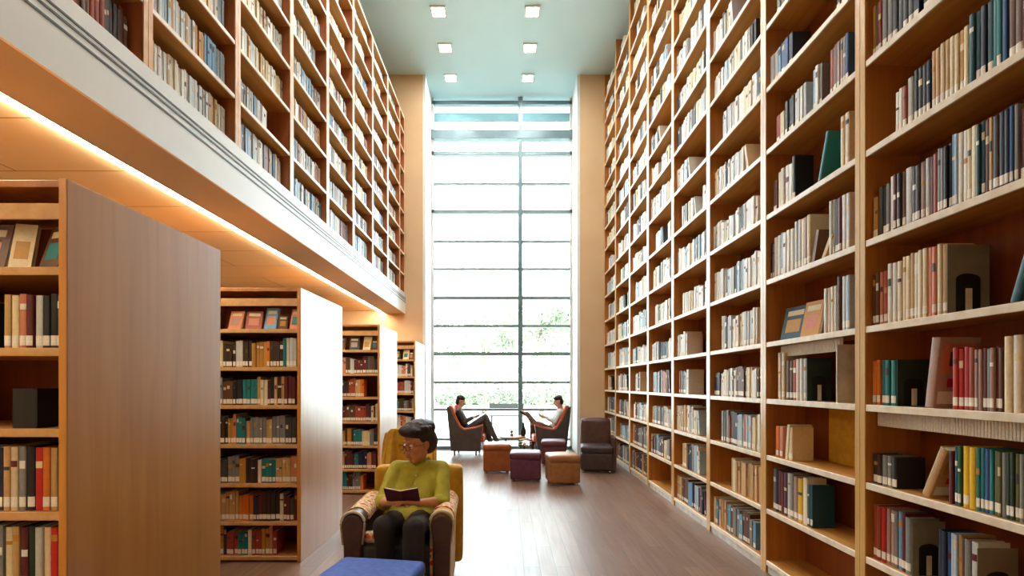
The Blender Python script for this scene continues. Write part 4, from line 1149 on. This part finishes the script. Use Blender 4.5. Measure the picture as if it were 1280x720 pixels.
# ------------------------------------------------------------------ outside
g=MB(); g.box(-40,40,12.06,80,-.12,-.02); tag(g.build('ground_outside','outdoor_ground'),kind='structure')
def tree(x,y,h,cr,n,label,seed):
    random.seed(seed); r=empty('tree',(x,y,-.02)); tag(r,label,'tree','trees outside the window')
    m=MB(); m.tube([(0,0,0),(.08,0,h*.3),(-.05,.05,h*.6),(.05,0,h*.9)],[.16,.12,.09,.04],10)
    for i in range(9):
        a=random.uniform(0,2*PI); z=h*random.uniform(.35,.75); L=cr*random.uniform(.6,1.0)
        m.tube([(0,0,z),(math.cos(a)*L*.5,math.sin(a)*L*.5,z+L*.35),(math.cos(a)*L,math.sin(a)*L,z+L*.5)],[.05,.035,.012],6)
    m.build('trunk','bark',r,True)
    c=MB()
    cl=[(Vector((random.gauss(0,cr*.45),random.gauss(0,cr*.45),h*.72+random.gauss(0,cr*.38))),random.uniform(.3,.6)) for _ in range(16)]
    for i in range(n):
        p0,rr=random.choice(cl); p=p0+Vector((random.gauss(0,rr),random.gauss(0,rr),random.gauss(0,rr*.8)))*.8
        if p.z<.5: continue
        a=Vector((random.gauss(0,1),random.gauss(0,1),random.gauss(0,1))).normalized(); b=a.orthogonal().normalized(); s=random.uniform(.06,.12)
        c.add([p-a*s,p+b*s*.5,p+a*s,p-b*s*.5],[(0,1,2,3)])
    c.build('crown','tree_leaf',r)
tree(-3.4,21,5.2,1.7,3800,'leafy tree outside the window beyond the armchair with the dark-topped reader',1)
tree(-1.2,26,5.6,1.9,3800,'slender pale tree outside, just behind the first tree',2)
tree(1.3,20,5.0,1.3,2600,'small thin tree outside behind the window mullion',3)
tree(3.6,31,5.8,2.0,3600,'pale tree outside, seen beyond the window post and the pale-shirted reader',4)
random.seed(5)
h=MB()
for i in range(9000):
    p=Vector((random.uniform(-7,7),37+random.gauss(0,.4),abs(random.gauss(0,1))*1.1))
    if p.z>3: continue
    a=Vector((random.gauss(0,1),random.gauss(0,1),random.gauss(0,1))).normalized(); b=a.orthogonal().normalized(); s=random.uniform(.08,.16)
    h.add([p-a*s,p+b*s*.5,p+a*s,p-b*s*.5],[(0,1,2,3)])
tag(h.build('hedge','tree_leaf'),'low pale green hedge outside running across behind the trees','hedge',kind='stuff')
r=empty('garden_bench',(-.05,17.5,-.02)); tag(r,'dark garden bench outside, seen through the lower panes by the post','bench')
m=MB(); m.cbox(-.6,.6,-.2,.2,.42,.46,.005); m.build('seat','black',r)
m=MB(); m.cbox(-.6,.6,.2,.23,.6,.85,.005); m.build('backrest','black',r)
for x in (-.5,.5): m=MB(); m.cbox(x-.03,x+.03,-.18,.2,0,.42,.004); m.build('leg','black',r)

# ------------------------------------------------------------------ light, camera
w=bpy.data.worlds.new('World'); S.world=w; w.use_nodes=True
bg=w.node_tree.nodes['Background']; bg.inputs[0].default_value=(.86,.95,1.0,1); bg.inputs[1].default_value=12.0
L=bpy.data.lights.new('window_portal','AREA'); L.shape='RECTANGLE'; L.size=WR-WL; L.size_y=CEIL; L.cycles.is_portal=True
o=bpy.data.objects.new('window_portal',L); C.objects.link(o); o.location=((WL+WR)/2,YW+.25,CEIL/2); o.rotation_euler=(-PI/2,0,0)

cam=bpy.data.cameras.new('camera'); cam.sensor_width=36; cam.sensor_fit='HORIZONTAL'; cam.lens=36*F/1280; cam.clip_start=.05; cam.clip_end=200
cam.shift_x=(640-CX)/1280; cam.shift_y=(CY-360)/1280
o=bpy.data.objects.new('camera',cam); C.objects.link(o); o.location=(0,0,EYE); o.rotation_euler=(PI/2,0,0); S.camera=o
S.view_settings.view_transform='Standard'; S.view_settings.look='None'; S.view_settings.gamma=1; S.view_settings.exposure=0.5
S.view_settings.use_curve_mapping=False
S.cycles.use_denoising=True; S.cycles.max_bounces=8; S.cycles.diffuse_bounces=5; S.cycles.glossy_bounces=4; S.cycles.transparent_max_bounces=12
S.cycles.sample_clamp_indirect=6.0; S.cycles.use_light_tree=True
